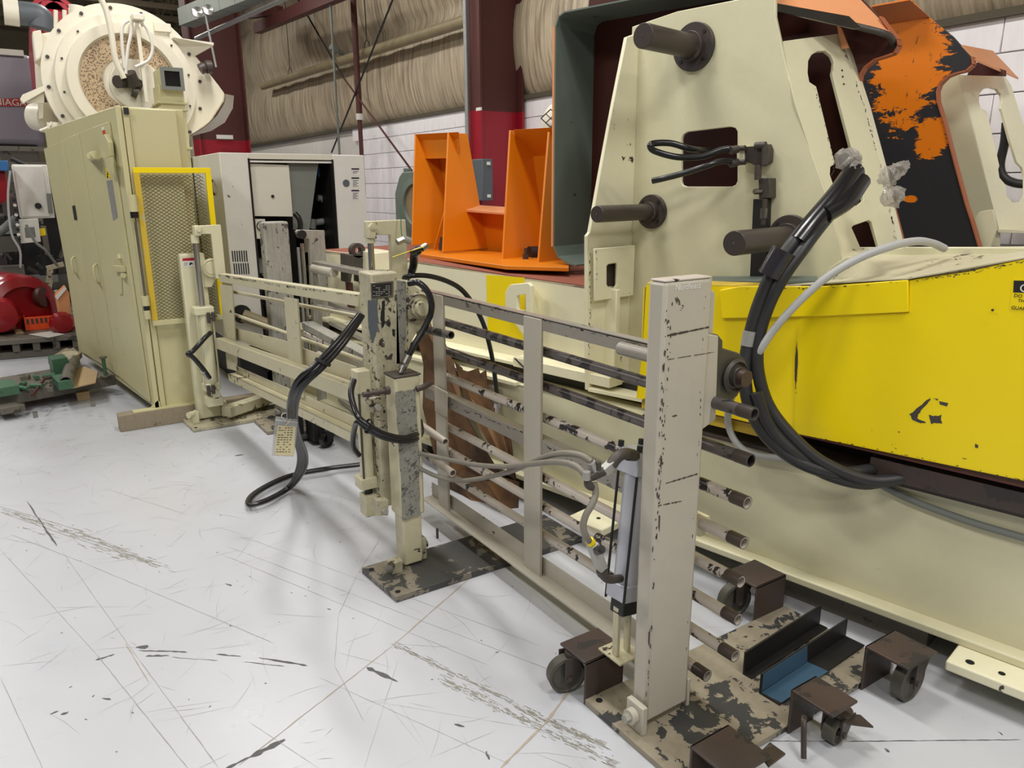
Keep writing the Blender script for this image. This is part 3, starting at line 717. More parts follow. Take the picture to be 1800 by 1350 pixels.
# flaked dark areas on the face
def blob(par, f, pts, depth, vec, mat='black', nm='bare_patch'): return M().prism([f(x, y, depth) for x, y in pts], vec).build(nm, mat, par)
def ragged(pts, amp=1.3, n=5):
    out = []
    for i in range(len(pts)):
        a_, b_ = pts[i], pts[(i + 1) % len(pts)]
        for k in range(n): out.append((a_[0] + (b_[0] - a_[0]) * k / n + random.uniform(-amp, amp), a_[1] + (b_[1] - a_[1]) * k / n + random.uniform(-amp, amp)))
    return out
blob(P2, onY, ragged([(647, 528), (663, 526), (665, 560), (664, 580), (656, 605), (651, 597), (648, 570)]), 2.7992, (0, -.0007, 0), 'switch_grey')
blob(P2, onY, ragged([(671, 531), (677, 525), (676, 570), (671, 578), (669, 560)], .9), 2.7992, (0, -.0007, 0))
blob(P2, onY, ragged([(683, 560), (686, 570), (685, 576), (682, 570)], .6), 2.7992, (0, -.0007, 0))
blob(P2, onY, ragged([(690, 578), (695, 580), (694, 592), (690, 590)], .8), 2.7992, (0, -.0007, 0))
chips(P2, onY, [(655, 500), (653, 600), (656, 700), (668, 900)], 70, 2.4, 2.7993, (0, -.0004, 0), seed=14)
chips(P2, onY, [(716, 500), (716, 640)], 60, 2.2, 2.7993, (0, -.0004, 0), seed=15)
# bearing flange
M().prism(poly(onY, [(700, 494), (722, 494), (733, 506), (750, 520), (761, 538), (757, 562), (744, 576), (733, 584), (722, 604), (712, 640), (700, 648)], 2.83), (0, .06, 0)).build('bearing_housing', 'cream_fence', P2, .004)
M().prism(poly(onY, [(697, 492), (714, 494), (714, 590), (710, 640), (697, 640)], 2.80), (0, .02, 0)).build('side_strip', 'scraped', P2, .002)
c = onY(733, 540, 2.83)
br = M().lathe(c, (0, -1, 0), [(.001, 0), (.058, 0), (.066, .012), (.058, .022), (.052, .012), (.042, .014), (.040, .034), (.001, .034)], 32).build('bearing_ring', 'cream_rusty', P2)
M().cyl(c + V((0, -.02, 0)), c + V((0, -.06, 0)), .029, seg=24).build('shaft_end', 'cream_fence', br)
# jacking leg in front
M().box((1.198, 2.672, .26), (1.310, 2.775, .868)).build('outer_leg', 'cream_fence', P2, .010)
M().prism(poly(onY, ragged([(694, 690), (730, 684), (737, 800), (738, 905), (707, 915), (703, 800)], 1.5, 6), 2.6712), (0, -.0007, 0)).build('scraped_face', 'scraped', P2)
M().box((1.195, 2.669, .866), (1.313, 2.778, .873)).build('leg_cap', 'fitting_dark', P2, .002)
M().box((1.208, 2.682, .035), (1.298, 2.765, .30)).build('inner_leg', 'cream_fence', P2, .008)
m = M(); m.tube([onY(732, 684, 2.66), onY(745, 680, 2.66), onY(757, 673, 2.68)], .012, 12, 3); m.build('cross_pin', 'rust_steel', P2)
m = M(); m.tube([onY(638, 694, 2.66), onY(655, 691, 2.66), onY(676, 688, 2.66)], .011, 12, 3); m.cyl(onY(676, 687, 2.66), onY(684, 686, 2.66), .017, seg=14); m.cyl(onY(647, 684, 2.66), onY(647, 698, 2.66), .006); m.build('cross_pin', 'rust_steel', P2)
for (x0, y0, x1, y1, bx, by) in ((649, 700, 670, 724, 662, 715), (662, 880, 683, 906, 675, 897)):
    m = M(); m.prism(poly(onY, [(x0, y0), (x1, y0 - 2), (x1, y1), (x0 + 1, y1 + 1)], 2.71), (0, .05, 0)); b_ = m.build('clamp_block', 'cream_rusty', P2, .003)
    p = onY(bx, by, 2.71); M().cyl(p, p + V((0, -.02, 0)), .013, seg=6).build('bolt', 'weathered', b_)
M().prism(poly(onY, [(687, 992), (708, 985), (709, 1012), (690, 1015)], 2.66), (0, .05, 0)).build('foot_lug', 'cream_rusty', P2, .003)
p = onY(686, 997, 2.66); M().cyl(p + V((-.01, -.012, 0)), p + V((.01, .012, 0)), .018, seg=14).build('bolt', 'steel', P2)
M().box((1.303, 2.70, .03), (1.325, 2.76, .13)).build('foot_lug', 'cream_rusty', P2, .003); M().cyl((1.325, 2.725, .09), (1.338, 2.725, .09), .016, seg=6).build('bolt', 'steel', P2)
M().prism([(1.078, 2.489, .002), (2.02, 2.489, .002), (2.02, 2.79, .002), (1.056, 2.79, .002)], (0, 0, .026)).build('base_plate', 'plate_dark', P2, .003)
for (x, y) in ((1.10, 2.52), (1.085, 2.75)): hole_disc((x, y, .0282), .011, 'dark_void', P2)
# lifting cylinder on its left side
C2 = thing('hydraulic_cylinder', 'slim cream hydraulic cylinder strapped to the left of the flaking post', 'cylinder', onY(640, 905, 2.88))
cx = onY(639, 700, 2.88).x
def zY(px, py, y): return onY(px, py, y).z
M().box((cx - .035, 2.85, zY(632, 690, 2.88)), (cx + .03, 2.92, zY(632, 650, 2.88))).build('top_cap', 'cream_fence', C2, .004)
M().cyl((cx, 2.885, zY(632, 690, 2.88)), (cx, 2.885, zY(636, 838, 2.88)), .030, seg=20).build('barrel', 'cream_fence', C2)
M().box((cx - .045, 2.845, zY(636, 858, 2.88)), (cx + .035, 2.925, zY(636, 838, 2.88))).build('bottom_cap', 'cream_fence', C2, .004)
for s in (-1, 1): M().cyl((cx + .03 * s, 2.852, zY(632, 690, 2.88)), (cx + .03 * s, 2.852, zY(636, 838, 2.88)), .005, seg=8).build('tie_rod', 'fitting_dark', C2)
M().cyl((cx, 2.885, zY(636, 858, 2.88)), (cx, 2.885, zY(640, 872, 2.88)), .018).build('pivot', 'black', C2)
M().box((cx - .03, 2.85, zY(645, 905, 2.88)), (cx + .06, 2.92, zY(645, 868, 2.88))).build('clevis_block', 'cream_fence', C2, .004)
# arm above it with the piston rod
A2 = thing('swing_hook', 'hooked cream lifting arm with a chrome rod rising behind the flaking post', 'arm', onY(702, 500, 3.02))
M().prism(poly(onY, [(644, 389), (713, 386), (716, 440), (720, 560), (692, 560), (687, 413), (664, 413), (644, 416)], 3.02), (0, .03, 0)).build('arm_plate', 'cream_fence', A2, .003)
m = M(); m.prism(poly(onY, [(649, 398), (655, 392), (661, 394), (664, 402), (663, 420), (648, 419)], 3.00), (0, .05, 0)); cl = m.build('clevis', 'cream_fence', A2, .004)
p = onY(656, 399, 3.0); M().lathe(p, (0, -1, 0), [(.001, 0), (.016, 0), (.016, .006), (.009, .006), (.009, .012), (.001, .012)], 18).build('pin', 'cream_fence', cl)
x_ = onY(652, 440, 3.03).x; M().cyl((x_, 3.03, 1.15), (x_, 3.03, zY(652, 427, 3.03)), .013, seg=16).build('piston_rod', 'chrome', A2)
M().cyl((x_, 3.03, zY(652, 427, 3.03)), (x_, 3.03, zY(652, 419, 3.03)), .02, seg=16).build('rod_nut', 'cream_fence', A2)

# ================================================================ far guard panel between second and third posts
G2 = thing('safety_fence', 'far cream slatted guard panel between the flaking post and the post at the beige cabinet', 'guard panel', (1.15, 4.1, 0))
def L2(x, y): return onY(x, y, 5.25)
def R2(x, y): return onY(x, y, 3.06)
def beam2(l, r, th, ht, mat, nm, off=0):
    a_, b_ = L2(*l) + YY * .0, R2(*r); d = b_ - a_; m = M(); s = V((.0, 0, 0))
    m.obox(a_ - ZZ * ht, d, XX * th, ZZ * ht); return m.build(nm, mat, G2, .003)
beam2((384, 481), (628, 517), .05, .055, 'cream_fence', 'top_rail')
beam2((379, 594), (624, 682), .055, .075, 'cream_fence', 'middle_rail')
a_ = L2(401, 657); b_ = R2(622, 762); d = b_ - a_
m = M(); m.obox(a_ - ZZ * .006, d, XX * .05, ZZ * .006); m.obox(a_ - ZZ * .05, d, XX * .006, ZZ * .05); m.obox(a_ + XX * .05, d, XX * .006, ZZ * .05); m.build('bottom_rail', 'cream_fence', G2, .0015)
P0 = L2(384, 481); D2 = (R2(628, 517) - P0); D2.z = 0; N2 = D2.normalized().cross(ZZ)
def on2(x, y, off=0): return onP(x, y, P0 + N2 * off, N2)
for (tl, tr, br_, bl) in (((386, 500), (407, 503), (416, 652), (399, 648)), ((499, 522), (522, 526), (533, 700), (512, 690))):
    M().prism([on2(*q) for q in (tl, tr, br_, bl)], N2 * -.01).build('upright', 'cream_fence', G2, .002)
M().prism([on2(*q, -.03) for q in ((410, 576), (505, 600), (509, 632), (412, 596))], N2 * -.004).build('sheet_panel', 'cream_fence', G2)
M().prism([on2(*q, -.03) for q in ((532, 612), (626, 645), (626, 690), (536, 642))], N2 * -.004).build('sheet_panel', 'cream_fence', G2)
for (l, r) in (((400, 511), (735, 577)), ((404, 550), (735, 668))):
    a_ = onY(*l, 5.2); b_ = onX(*r, 1.42); M().cyl(a_, b_, .011, seg=10).build('rod', 'cream_fence', G2)
for (l, r) in (((560, 540), (793, 589)), ((560, 622), (783, 777)), ((560, 668), (796, 832))):
    a_ = onX(*l, 1.37); b_ = onX(*r, 1.42); M().pipe(b_, a_, .0165, .004, 12).build('tube', 'tube_worn' if r[1] > 700 else 'tube_dark', G2)

# ================================================================ third post at the cabinet
chips(G2, lambda x, y: on2(x, y, .004), [(384, 484), (500, 503), (630, 520)], 60, 2.0, None, (0, 0, .0006), seed=19)
chips(G2, lambda x, y: on2(x, y, .004), [(384, 597), (500, 640), (620, 684)], 50, 2.4, None, (0, 0, .0006), seed=20)
P3 = thing('guard_post', 'clean cream guard post with a red and white warning sticker, beside the beige cabinet', 'post', (1.0, 5.48, 0))
M().box((.925, 5.42, .03), (1.085, 5.50, 1.182)).build('post_tube', 'cream_clean', P3, .012)
q = [(321, 455), (340, 454), (340, 459), (321, 460)]
st = M().prism(poly(onY, [(321, 454), (341, 453), (341, 468), (322, 469)], 5.419), (0, -.001, 0)).build('warning_sticker', 'sticker_white', P3)
M().prism(poly(onY, [(321, 454), (341, 453), (341, 458), (321, 459)], 5.4178), (0, -.0006, 0)).build('red_band', 'ink_red', st)
m = M()
for k in range(3): m.prism(poly(onY, [(323, 461.5 + k * 2.2), (330, 461.2 + k * 2.2), (330, 462 + k * 2.2), (323, 462.3 + k * 2.2)], 5.4178), (0, -.0004, 0))
m.prism(poly(onY, [(333, 467), (332.5, 463), (335, 461), (338, 462), (340, 465), (337, 464), (335, 466)], 5.4178), (0, -.0004, 0)); m.build('pictogram', 'black', st)
M().prism([(.855, 5.24, .002), (1.55, 5.24, .002), (1.55, 5.54, .002), (.84, 5.54, .002)], (0, 0, .022)).build('base_plate', 'cream_rusty', P3, .002)
hole_disc(onZ(344, 752, .0242), .012, 'dark_void', P3)
M().prism(poly(onY, [(337, 727), (343, 722), (350, 724), (351, 746), (340, 748)], 5.38), (0, .03, 0)).build('foot_lug', 'cream_clean', P3, .003)
p = onY(336, 729, 5.38); M().cyl(p + V((-.02, -.01, 0)), p + V((.01, .01, 0)), .022, seg=14).build('bolt', 'cream_clean', P3)
M().box((1.088, 5.40, .025), (1.12, 5.46, .14)).build('foot_lug', 'cream_clean', P3, .003)
c = onY(372, 471, 5.40); M().lathe(c, (0, -1, 0), [(.001, 0), (.062, 0), (.066, .012), (.056, .022), (.05, .012), (.04, .02), (.001, .02)], 26).build('bearing_ring', 'cream_clean', P3)
M().prism(poly(onY, [(360, 458), (378, 456), (386, 470), (382, 486), (372, 505), (360, 505)], 5.40), (0, .04, 0)).build('bearing_housing', 'cream_clean', P3, .003)
m = M(); m.bar(onZ(397, 724, .09), onZ(500, 690, .09), .09, .07, ZZ); m.build('base_channel', 'cream_fence', P3, .003)
C3 = thing('hydraulic_cylinder', 'cream hydraulic cylinder with an extended chrome rod on the clean cream post', 'cylinder', onY(358, 705, 5.33))
def z3(py): return onY(355, py, 5.33).z
xc = onY(350, 480, 5.33).x; xb_ = xc
M().cyl((xc, 5.345, z3(545)), (xc, 5.345, z3(425)), .019, seg=16).build('piston_rod', 'chrome', C3)
M().box((xc - .062, 5.29, z3(553)), (xc + .062, 5.40, z3(539))).build('head_cap', 'cream_clean', C3, .006)
M().cyl((xc, 5.345, z3(676)), (xc, 5.345, z3(553)), .046, seg=22).build('barrel', 'cream_clean', C3)
for s in (-1, 1): M().cyl((xc + .05 * s, 5.30, z3(680)), (xc + .05 * s, 5.30, z3(540)), .006, seg=8).build('tie_rod', 'cream_fence', C3)
M().box((xc - .055, 5.30, z3(688)), (xc + .055, 5.39, z3(675))).build('end_cap', 'cream_clean', C3, .006)
M().cyl((xc + .02, 5.30, z3(695)), (xc + .02, 5.40, z3(695)), .03, seg=18).build('pivot_eye', 'cream_clean', C3)
M().box((xc - .045, 5.30, z3(716)), (xc + .06, 5.415, z3(700))).build('clevis_block', 'cream_clean', C3, .003)
m = M()
for yy in (560, 688): p = onY(367, yy, 5.27); m.cyl(p - ZZ * .03, p + ZZ * .04, .012); m.cyl(p, p + V((.05, 0, .02)), .009); m.cyl(p + V((.03, 0, -.02)), p + V((.03, 0, .04)), .012)
m.build('fittings', 'fitting_dark', C3)
A3 = thing('swing_hook', 'clean cream hooked lifting arm above the clean cream post', 'arm', onY(388, 480, 5.34))
M().prism(poly(onY, [(343, 397), (388, 395), (392, 430), (398, 490), (380, 490), (371, 411), (343, 412)], 5.33), (0, .03, 0)).build('arm_plate', 'cream_clean', A3, .003)
M().prism(poly(onY, [(342, 398), (350, 396), (355, 400), (354, 415), (343, 415)], 5.30), (0, .09, 0)).build('clevis', 'cream_clean', A3, .006)
p = onY(349, 404, 5.30); M().cyl(p, p + V((0, -.012, 0)), .014, seg=16).build('pin', 'cream_clean', A3)
M().cyl((xc, 5.345, z3(427)), (xc, 5.345, z3(413)), .026, seg=16).build('rod_eye', 'cream_clean', A3)

# ================================================================ the other row of posts, behind
def tz_(px, py, y): return onY(px, py, y)
B1 = thing('guard_post', 'weathered grey guard post standing before the white machine cabinet', 'post', (1.7, 5.05, 0))
l_ = onY(477, 390, 5.0); r_ = onY(523, 390, 5.0)
xl = onY(477, 560, 5.0).x; xr = xl + .165
M().box((xl, 5.0, .04), (xr, 5.11, l_.z)).build('post_tube', 'weathered', B1, .012)
M().box((xl - .12, 4.90, .002), (xr + .5, 5.22, .024)).build('base_plate', 'plate_worn', B1, .002)
M().box((xl - .02, 4.97, .03), (xl - .002, 5.05, .13)).build('foot_lug', 'weathered', B1, .002)
B2 = thing('swing_hook', 'weathered grey hooked arm with twin rods beside the weathered post', 'arm', onY(560, 560, 5.15))
M().prism(poly(onY, [(520, 407), (524, 404), (570, 405), (573, 440), (579, 560), (584, 700), (556, 700), (549, 560), (543, 420), (525, 418)], 5.15), (0, .035, 0)).build('arm_plate', 'weathered', B2, .003)
p = onY(529, 412, 5.15); M().cyl(p, p + V((0, -.03, 0)), .03, seg=18).build('pin', 'black', B2)
m = M(); p = onY(531, 428, 5.12); m.cyl(p, p - ZZ * .75, .013); m.build('piston_rod', 'chrome', B2)
p = onY(524, 435, 5.12); M().cyl(p, p - ZZ * .7, .010).build('side_rod', 'galv', B2)
B3 = thing('safety_fence', 'grey panel of rails crossing behind the flaking post towards the carriage', 'guard panel', (1.75, 4.2, 0))
def row(l, r, yl, yr, w, h, mat, nm='rail'):
    a_ = onY(*l, yl); b_ = onY(*r, yr); d_ = b_ - a_; M().obox(a_ - ZZ * h, d_, XX * w, ZZ * h).build(nm, mat, B3, .002)
row((548, 459), (642, 478), 5.0, 4.2, .07, .03, 'grey_rail', 'top_rail')
a_ = onY(552, 472, 5.0); M().cyl(a_, a_ + V((.02, -.32, 0)), .032, seg=16).build('stub_tube', 'greige', B3)
row((576, 529), (640, 554), 5.0, 4.3, .04, .03, 'grey_rail'); row((577, 563), (640, 594), 5.0, 4.3, .04, .03, 'greige')
row((530, 566), (640, 625), 5.0, 4.0, .08, .045, 'weathered', 'middle_rail'); row((532, 582), (640, 634), 4.95, 4.05, .03, .03, 'tube_worn'); row((577, 592), (640, 618), 4.9, 4.2, .03, .025, 'tube_worn')
row((582, 690), (640, 742), 5.0, 4.35, .05, .02, 'grey_rail', 'bottom_rail')
M().prism(poly(onY, [(549, 460), (556, 462), (575, 640), (584, 735), (560, 735), (552, 560)], 5.0), (0, .01, 0)).build('upright', 'weathered', B3, .002)
# black caster dolly under the far row
DL = thing('caster_dolly', 'black steel dolly with casters under the far posts', 'dolly', onZ(520, 770, 0))
a_ = onZ(476, 768, 0)
m = M(); m.box((1.30, 4.62, .02), (2.0, 4.95, .045)); m.build('deck', 'plate_dark', DL, .002)
for (x, y) in ((1.30, 4.66), (1.44, 4.50)):
    M().box((x, y, .03), (x + .13, y + .15, .16)).build('caster_bracket', 'black', DL, .003)
wh, fk = caster((1.50, 4.44, .05), 20, .045); wh.build('wheel', 'rubber', DL); fk.build('fork', 'black', DL)
# ================================================================ long bed of the big machine (rotated frame: m along, n towards wall)
def NB(m0, m1, n0, n1, z0, z1, mm=None):
    mm = mm or M(); return mm.obox(mw(m0, n0, z0), MD * (m1 - m0), MN * (n1 - n0), ZZ * (z1 - z0))
BED = thing('machine_bed', 'long pale cream machine bed running behind the guard panels', 'machine bed', mw(.5, .3, 0))
NB(-2.6, 3.6, -.045, -.025, .15, .615).build('side_web', 'cream_clean', BED)
NB(-2.6, 3.6, .10, .12, .60, .70).build('recess_panel', 'black', BED)
NB(-2.6, 3.6, -.105, .12, .125, .155).build('bottom_flange', 'cream_clean', BED, .006)
NB(-2.6, .28, -.06, .10, .60, .618).build('top_flange', 'rust_steel', BED, .002)
NB(.28, 3.6, -.045, .10, .60, .617).build('top_flange', 'cream_clean', BED, .002)
NB(1.05, 2.4, -.075, -.02, .612, .632).build('top_strip', 'cream', BED, .002)
m = M(); m.cyl(mw(0, .055, 0.1), mw(0, .055, .1001), .001); 
def footpad(m0, m1, n0, z0, z1, nm='foot_pad', out=.11):
    return NB(m0, m1, n0 - out, n0 + .06, z0, z1).build(nm, 'cream', BED, .006)
a_ = onZ(1663, 1160, .125); b_ = onZ(1792, 1212, .125); ma, mb = mnz(a_)[0], mnz(b_)[0]
fp = NB(mb - .28, ma, mnz(a_)[1] - .004, -.02, .090, .125).build('foot_pad', 'cream', BED, .006)
for (x, y, r_) in ((1705, 1164, .013), (1761, 1184, .010)):
    p = onZ(x, y, .1255); M().cyl(p, p + ZZ * .0012, r_, seg=18).build('bolt_hole', 'dark_void', fp)
a_ = onZ(1001, 897, .125); b_ = onZ(1056, 931, .125)
fp = NB(mnz(onZ(1058, 932, .125))[0], mnz(onZ(1040, 888, .125))[0] - .0, mnz(b_)[1], -.02, .090, .125).build('foot_pad', 'cream', BED, .006)
p = onZ(1052, 911, .1255); M().cyl(p, p + ZZ * .0012, .010, seg=16).build('bolt_hole', 'dark_void', fp)
# dark packing blocks under the bed
for (m0, m1) in ((-.95, -.35), (.35, .65), (-2.2, -1.5), (1.9, 2.3)):
    NB(m0, m1, .0, .35, 0, .125).build('packing_block', 'table_iron', BED, .003)
NB(-2.6, 3.6, .12, .14, 0, .15).build('underbed_shade', 'black', BED)  # black strip stands in for the deep shadow under the bed

# ---- sliding carriage on the bed
CA = thing('carriage', 'cream box carriage with a yellow patch sitting on the machine bed', 'carriage', mw(1.7, .3, .7))
ctop = [(3.25, 1.175), (2.15, 1.175), (1.47, 1.152), (.55, 1.135)]
m = M(); lo = []; hi = []
for (mm_, zz_) in ctop: lo.append((mm_, .705)); hi.append((mm_, zz_))
m.prism([mw(a, .10, b) for a, b in lo] + [mw(a, .10, b) for a, b in reversed(hi)], MN * .03).build('front_panel', 'cream', CA, .004)
m = M(); m.prism([mw(3.25, .10, 1.175), mw(2.15, .10, 1.175), mw(.66, .10, 1.138), mw(.66, 1.0, 1.138), mw(2.15, 1.0, 1.17), mw(3.25, 1.0, 1.17)], ZZ * -.02); m.build('top_sheet', 'brick_top', CA, .003)
NB(1.14, 3.25, .0, .13, .695, .715).build('bottom_lip', 'cream', CA, .004)
NB(.50, 1.14, .0, .13, .690, .740).build('bottom_lip', 'cream', CA, .003)
NB(3.22, 3.25, .1, 1.0, .7, 1.17).build('end_panel', 'cream', CA, .003)
M().prism(poly(onN, [(855, 483), (922, 488), (925, 600), (858, 582)], .099), MN * -.002).build('yellow_patch', 'yellow', CA, label='square of bright yellow paint')
q = poly(onN, [(888, 513), (897, 500), (928, 497), (933, 503), (931, 575), (920, 590), (888, 545)], -.02)
q2 = poly(onN, [(908, 520), (918, 518), (925, 517), (924, 548), (909, 544)], -.02)
M().prism(q, MN * .025, [q2]).build('lifting_lug', 'cream', CA, .003)
M().prism([onN(933, 500, -.0), onN(933, 500, .098), onN(950, 560, .098), onN(922, 600, .02)], MD * .012).build('lug_gusset', 'cream', CA, .002)
m = M(); m.bar(onN(905, 630, -.03), onN(930, 655, .03), .02, .008); m.build('scraper_brush', 'rust_steel', CA)

# ---- orange stand bolted on the carriage
ST = thing('stand', 'bright orange welded steel stand with two tall flared posts', 'stand', mw(1.95, .6, 1.17))
nb = .74
body = [(728, 236), (804, 232), (812, 275), (815, 356), (893, 364), (903, 228), (985, 222), (985, 466), (725, 441)]
NW = lambda pts, n: [onN(x, y, n) for x, y in pts]
M().prism(NW([(741, 277), (800, 274), (808, 360), (893, 366), (912, 270), (980, 265), (980, 462), (742, 442)], nb), MN * .018).build('back_web', 'orange', ST, .002)
M().prism(NW([(728, 236), (804, 232), (806, 262), (800, 278), (741, 279)], nb - .12), MN * .014 + ZZ * 0).build('flared_plate', 'orange', ST, .002)
M().prism([onN(728, 236, .58), onN(804, 232, .58), onN(806, 279, nb), onN(739, 280, nb)], MN * .014).build('flared_plate', 'orange', ST, .002)
M().prism([onN(903, 228, .58), onN(985, 223, .58), onN(985, 272, nb), onN(912, 276, nb)], MN * .014).build('flared_plate', 'orange', ST, .002)
for (xt, yt, xn, yn) in ((739, 237, 725, 431), (797, 233, 779, 443), (906, 229, 884, 461), (974, 232, 947, 463)):
    nr = onN(xn, yn, .36); mm_ = mnz(nr)[0]; zt_ = mnz(onN(xt, yt, .6))[2]
    top = onM(xt, yt, mm_) if False else mw(mm_, .60, zt_)
    pm = mnz(onN(xt, yt, .62))[0]
    M().prism([nr, mw(mm_, nb, nr.z - .0), mw(pm, nb, zt_), mw(pm, .58, zt_)], MD * .014).build('gusset', 'orange', ST, .002)
M().prism([onN(783, 366, .62), onN(892, 374, .60), onN(893, 364, nb), onN(808, 358, nb)], ZZ * -.014).build('cross_shelf', 'orange_dust', ST, .002)
M().prism([onN(783, 366, .62), mw(mnz(onN(783, 366, .62))[0], .5, 1.17), mw(mnz(onN(783, 366, .62))[0], nb, 1.17), onN(808, 358, nb)], MD * .01).build('gusset', 'orange', ST, .001)
m = M(); m.prism([onZ(738, 446, 1.195), onZ(890, 467, 1.195), onZ(1000, 470, 1.195), onZ(1000, 447, 1.195), onZ(745, 437, 1.195)], ZZ * -.022); m.build('base_flange', 'orange', ST, .003)
for (x, y, w) in ((757, 450, 26), (890, 473, 26)):
    M().prism(NW([(x, y), (x + w, y + 5), (x + w - 2, y + 14), (x, y + 9)], .30), MN * .05).build('pad', 'orange', ST, .002)
for (x, y, h) in ((776, 440, 16), (924, 462, 22)):
    p = onN(x, y, .45); m = M(); m.cyl(p, p + ZZ * .05, .018, seg=6); m.cyl(p + ZZ * .05, p + ZZ * .085, .010, seg=10); m.build('anchor_bolt', 'rust_steel', ST)
p = onN(930, 448, .55); M().cyl(p, p + MN * .05 - MD * .02, .05, seg=20).build('washer_stack', 'black', ST)

# ---- spindle frame
FR = thing('machine_upright', 'tall cream A-shaped frame with three dark spindles and keyhole slots', 'machine upright', mw(.2, .3, .7))
front = NW([(1111, 47), (1190, 20), (1363, -14), (1363, 29), (1380, 107), (1397, 181), (1423, 259), (1451, 339), (1478, 436), (1470, 690), (1104, 690), (1104, 240)], .30)
hole = NW([(1198, 243), (1201, 236), (1208, 232), (1284, 223), (1292, 225), (1296, 231), (1296, 318), (1293, 325), (1286, 328), (1206, 328), (1199, 325), (1197, 319)], .30)
M().prism(front, MN * .018, [hole]).build('front_plate', 'cream_clean', FR, .003)
# left flange, standing out towards the viewer
mf = .62
def npx(px, z, m0=mf):   # distance n at which (m0, n, z) lies at that column of the view
    lo_, hi_ = -.4, .8
    for _ in range(40):
        md_ = (lo_ + hi_) / 2; p = mw(m0, md_, z) - EYE; x = CX + F * p.dot(RT) / p.dot(FWD)
        if x < px: lo_ = md_
        else: hi_ = md_
    return lo_
zs = [2.24, 1.95, 1.65, 1.40, 1.385, 1.1, .8, .66]; pxs = [1102, 1078, 1055, 1037, 1032, 1032, 1032, 1033]
edge = [mw(mf, npx(x, z), z) for x, z in zip(pxs, zs)]
M().prism(edge + [mw(mf, .30, .66), mw(mf, .30, 2.27)], MD * .018).build('left_flange', 'cream', FR, .003)
M().prism([mw(mf - .0, npx(1033, .66), .655), mw(mf, .3, .655), mw(mf - .42, .12, .655), mw(mf - .40, .02, .655)], ZZ * .018).build('foot_gusset', 'cream', FR, .003)
M().prism([onM(1042, 437, mf - .025), onM(1113, 431, mf - .025), onM(1110, 519, mf - .025), onM(1043, 529, mf - .025)], MD * -.012, [[onM(1063, 468, mf - .025), onM(1066, 464, mf - .025), onM(1079, 462, mf - .025), onM(1082, 465, mf - .025), onM(1081, 500, mf - .025), onM(1077, 506, mf - .025), onM(1066, 505, mf - .025), onM(1063, 499, mf - .025)]]).build('bracket_plate', 'cream', FR, .003)
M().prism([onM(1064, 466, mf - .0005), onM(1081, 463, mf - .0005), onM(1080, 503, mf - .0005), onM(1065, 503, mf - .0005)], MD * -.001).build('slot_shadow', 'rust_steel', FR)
# right wing with keyholes, folding back from the bend line
bend = [(1377, 72), (1380, 107), (1397, 181), (1423, 259), (1451, 339), (1478, 436)]
NWING = None
b0 = onN(1380, 107, .305); b1 = onN(1478, 436, .305); o0 = onN(1491, 91, .60)
NW_ = (b1 - b0).cross(o0 - b0).normalized()
if NW_.dot(FWD) > 0: NW_ = -NW_
def onW(x, y): return onP(x, y, b0, NW_)
key = [(1421, 107), (1427, 96), (1437, 90), (1451, 89), (1461, 97), (1466, 109), (1465, 120), (1463, 129), (1480, 196), (1496, 258), (1507, 272), (1515, 283), (1516, 299), (1512, 312), (1516, 335), (1518, 352), (1506, 362), (1492, 358), (1480, 343), (1465, 325), (1459, 307), (1460, 293), (1468, 288), (1452, 222), (1435, 152), (1423, 144), (1420, 128)]
low = [(1497, 400), (1501, 396), (1527, 387), (1532, 390), (1545, 434), (1512, 434)]
wing = bend + [(1482, 470), (1592, 470), (1580, 425), (1563, 357), (1552, 299), (1522, 187), (1491, 91), (1472, 59)]
M().prism([onW(*q) for q in wing], -NW_ * .016, [[onW(*q) for q in key], [onW(*q) for q in low]]).build('keyhole_wing', 'cream_clean', FR, .002)
m = M(); o_ = [onW(1472, 59), onW(1491, 91), onW(1522, 187), onW(1552, 299), onW(1563, 357), onW(1580, 425), onW(1592, 470)]
m.prism(o_ + [p + MN * .05 for p in reversed(o_)], MD * .008); m.build('wing_lip', 'cream', FR, .001)
m = M()
for (x, y) in ((1480, 124), (1481, 135), (1483, 148)): p = onW(x, y); m.cyl(p + NW_ * .0005, p + NW_ * .002, .004, seg=8)
m.build('screw_hole', 'black', FR)
chips(FR, lambda x, y: onW(x, y) + NW_ * .0004, [(1478, 70), (1520, 190), (1552, 305), (1574, 420)], 60, 2.6, None, NW_ * .0004, seed=3)
chips(FR, lambda x, y: onW(x, y) + NW_ * .0004, [(1432, 156), (1452, 225), (1466, 290), (1462, 320)], 26, 2.2, None, NW_ * .0004, seed=4)
chips(FR, onN, [(1480, 440), (1560, 437), (1595, 436)], 14, 2.4, .288, MN * -.0004, seed=5)
chips(FR, lambda x, y: onM(x, y, mf - .0004), [(1036, 440), (1038, 530), (1036, 640)], 26, 2.4, None, MD * -.0004, seed=6)
chips(FR, lambda x, y: onM(x, y, mf - .0395), [(1048, 440), (1050, 520), (1110, 516)], 10, 2., None, MD * -.0004, seed=16)
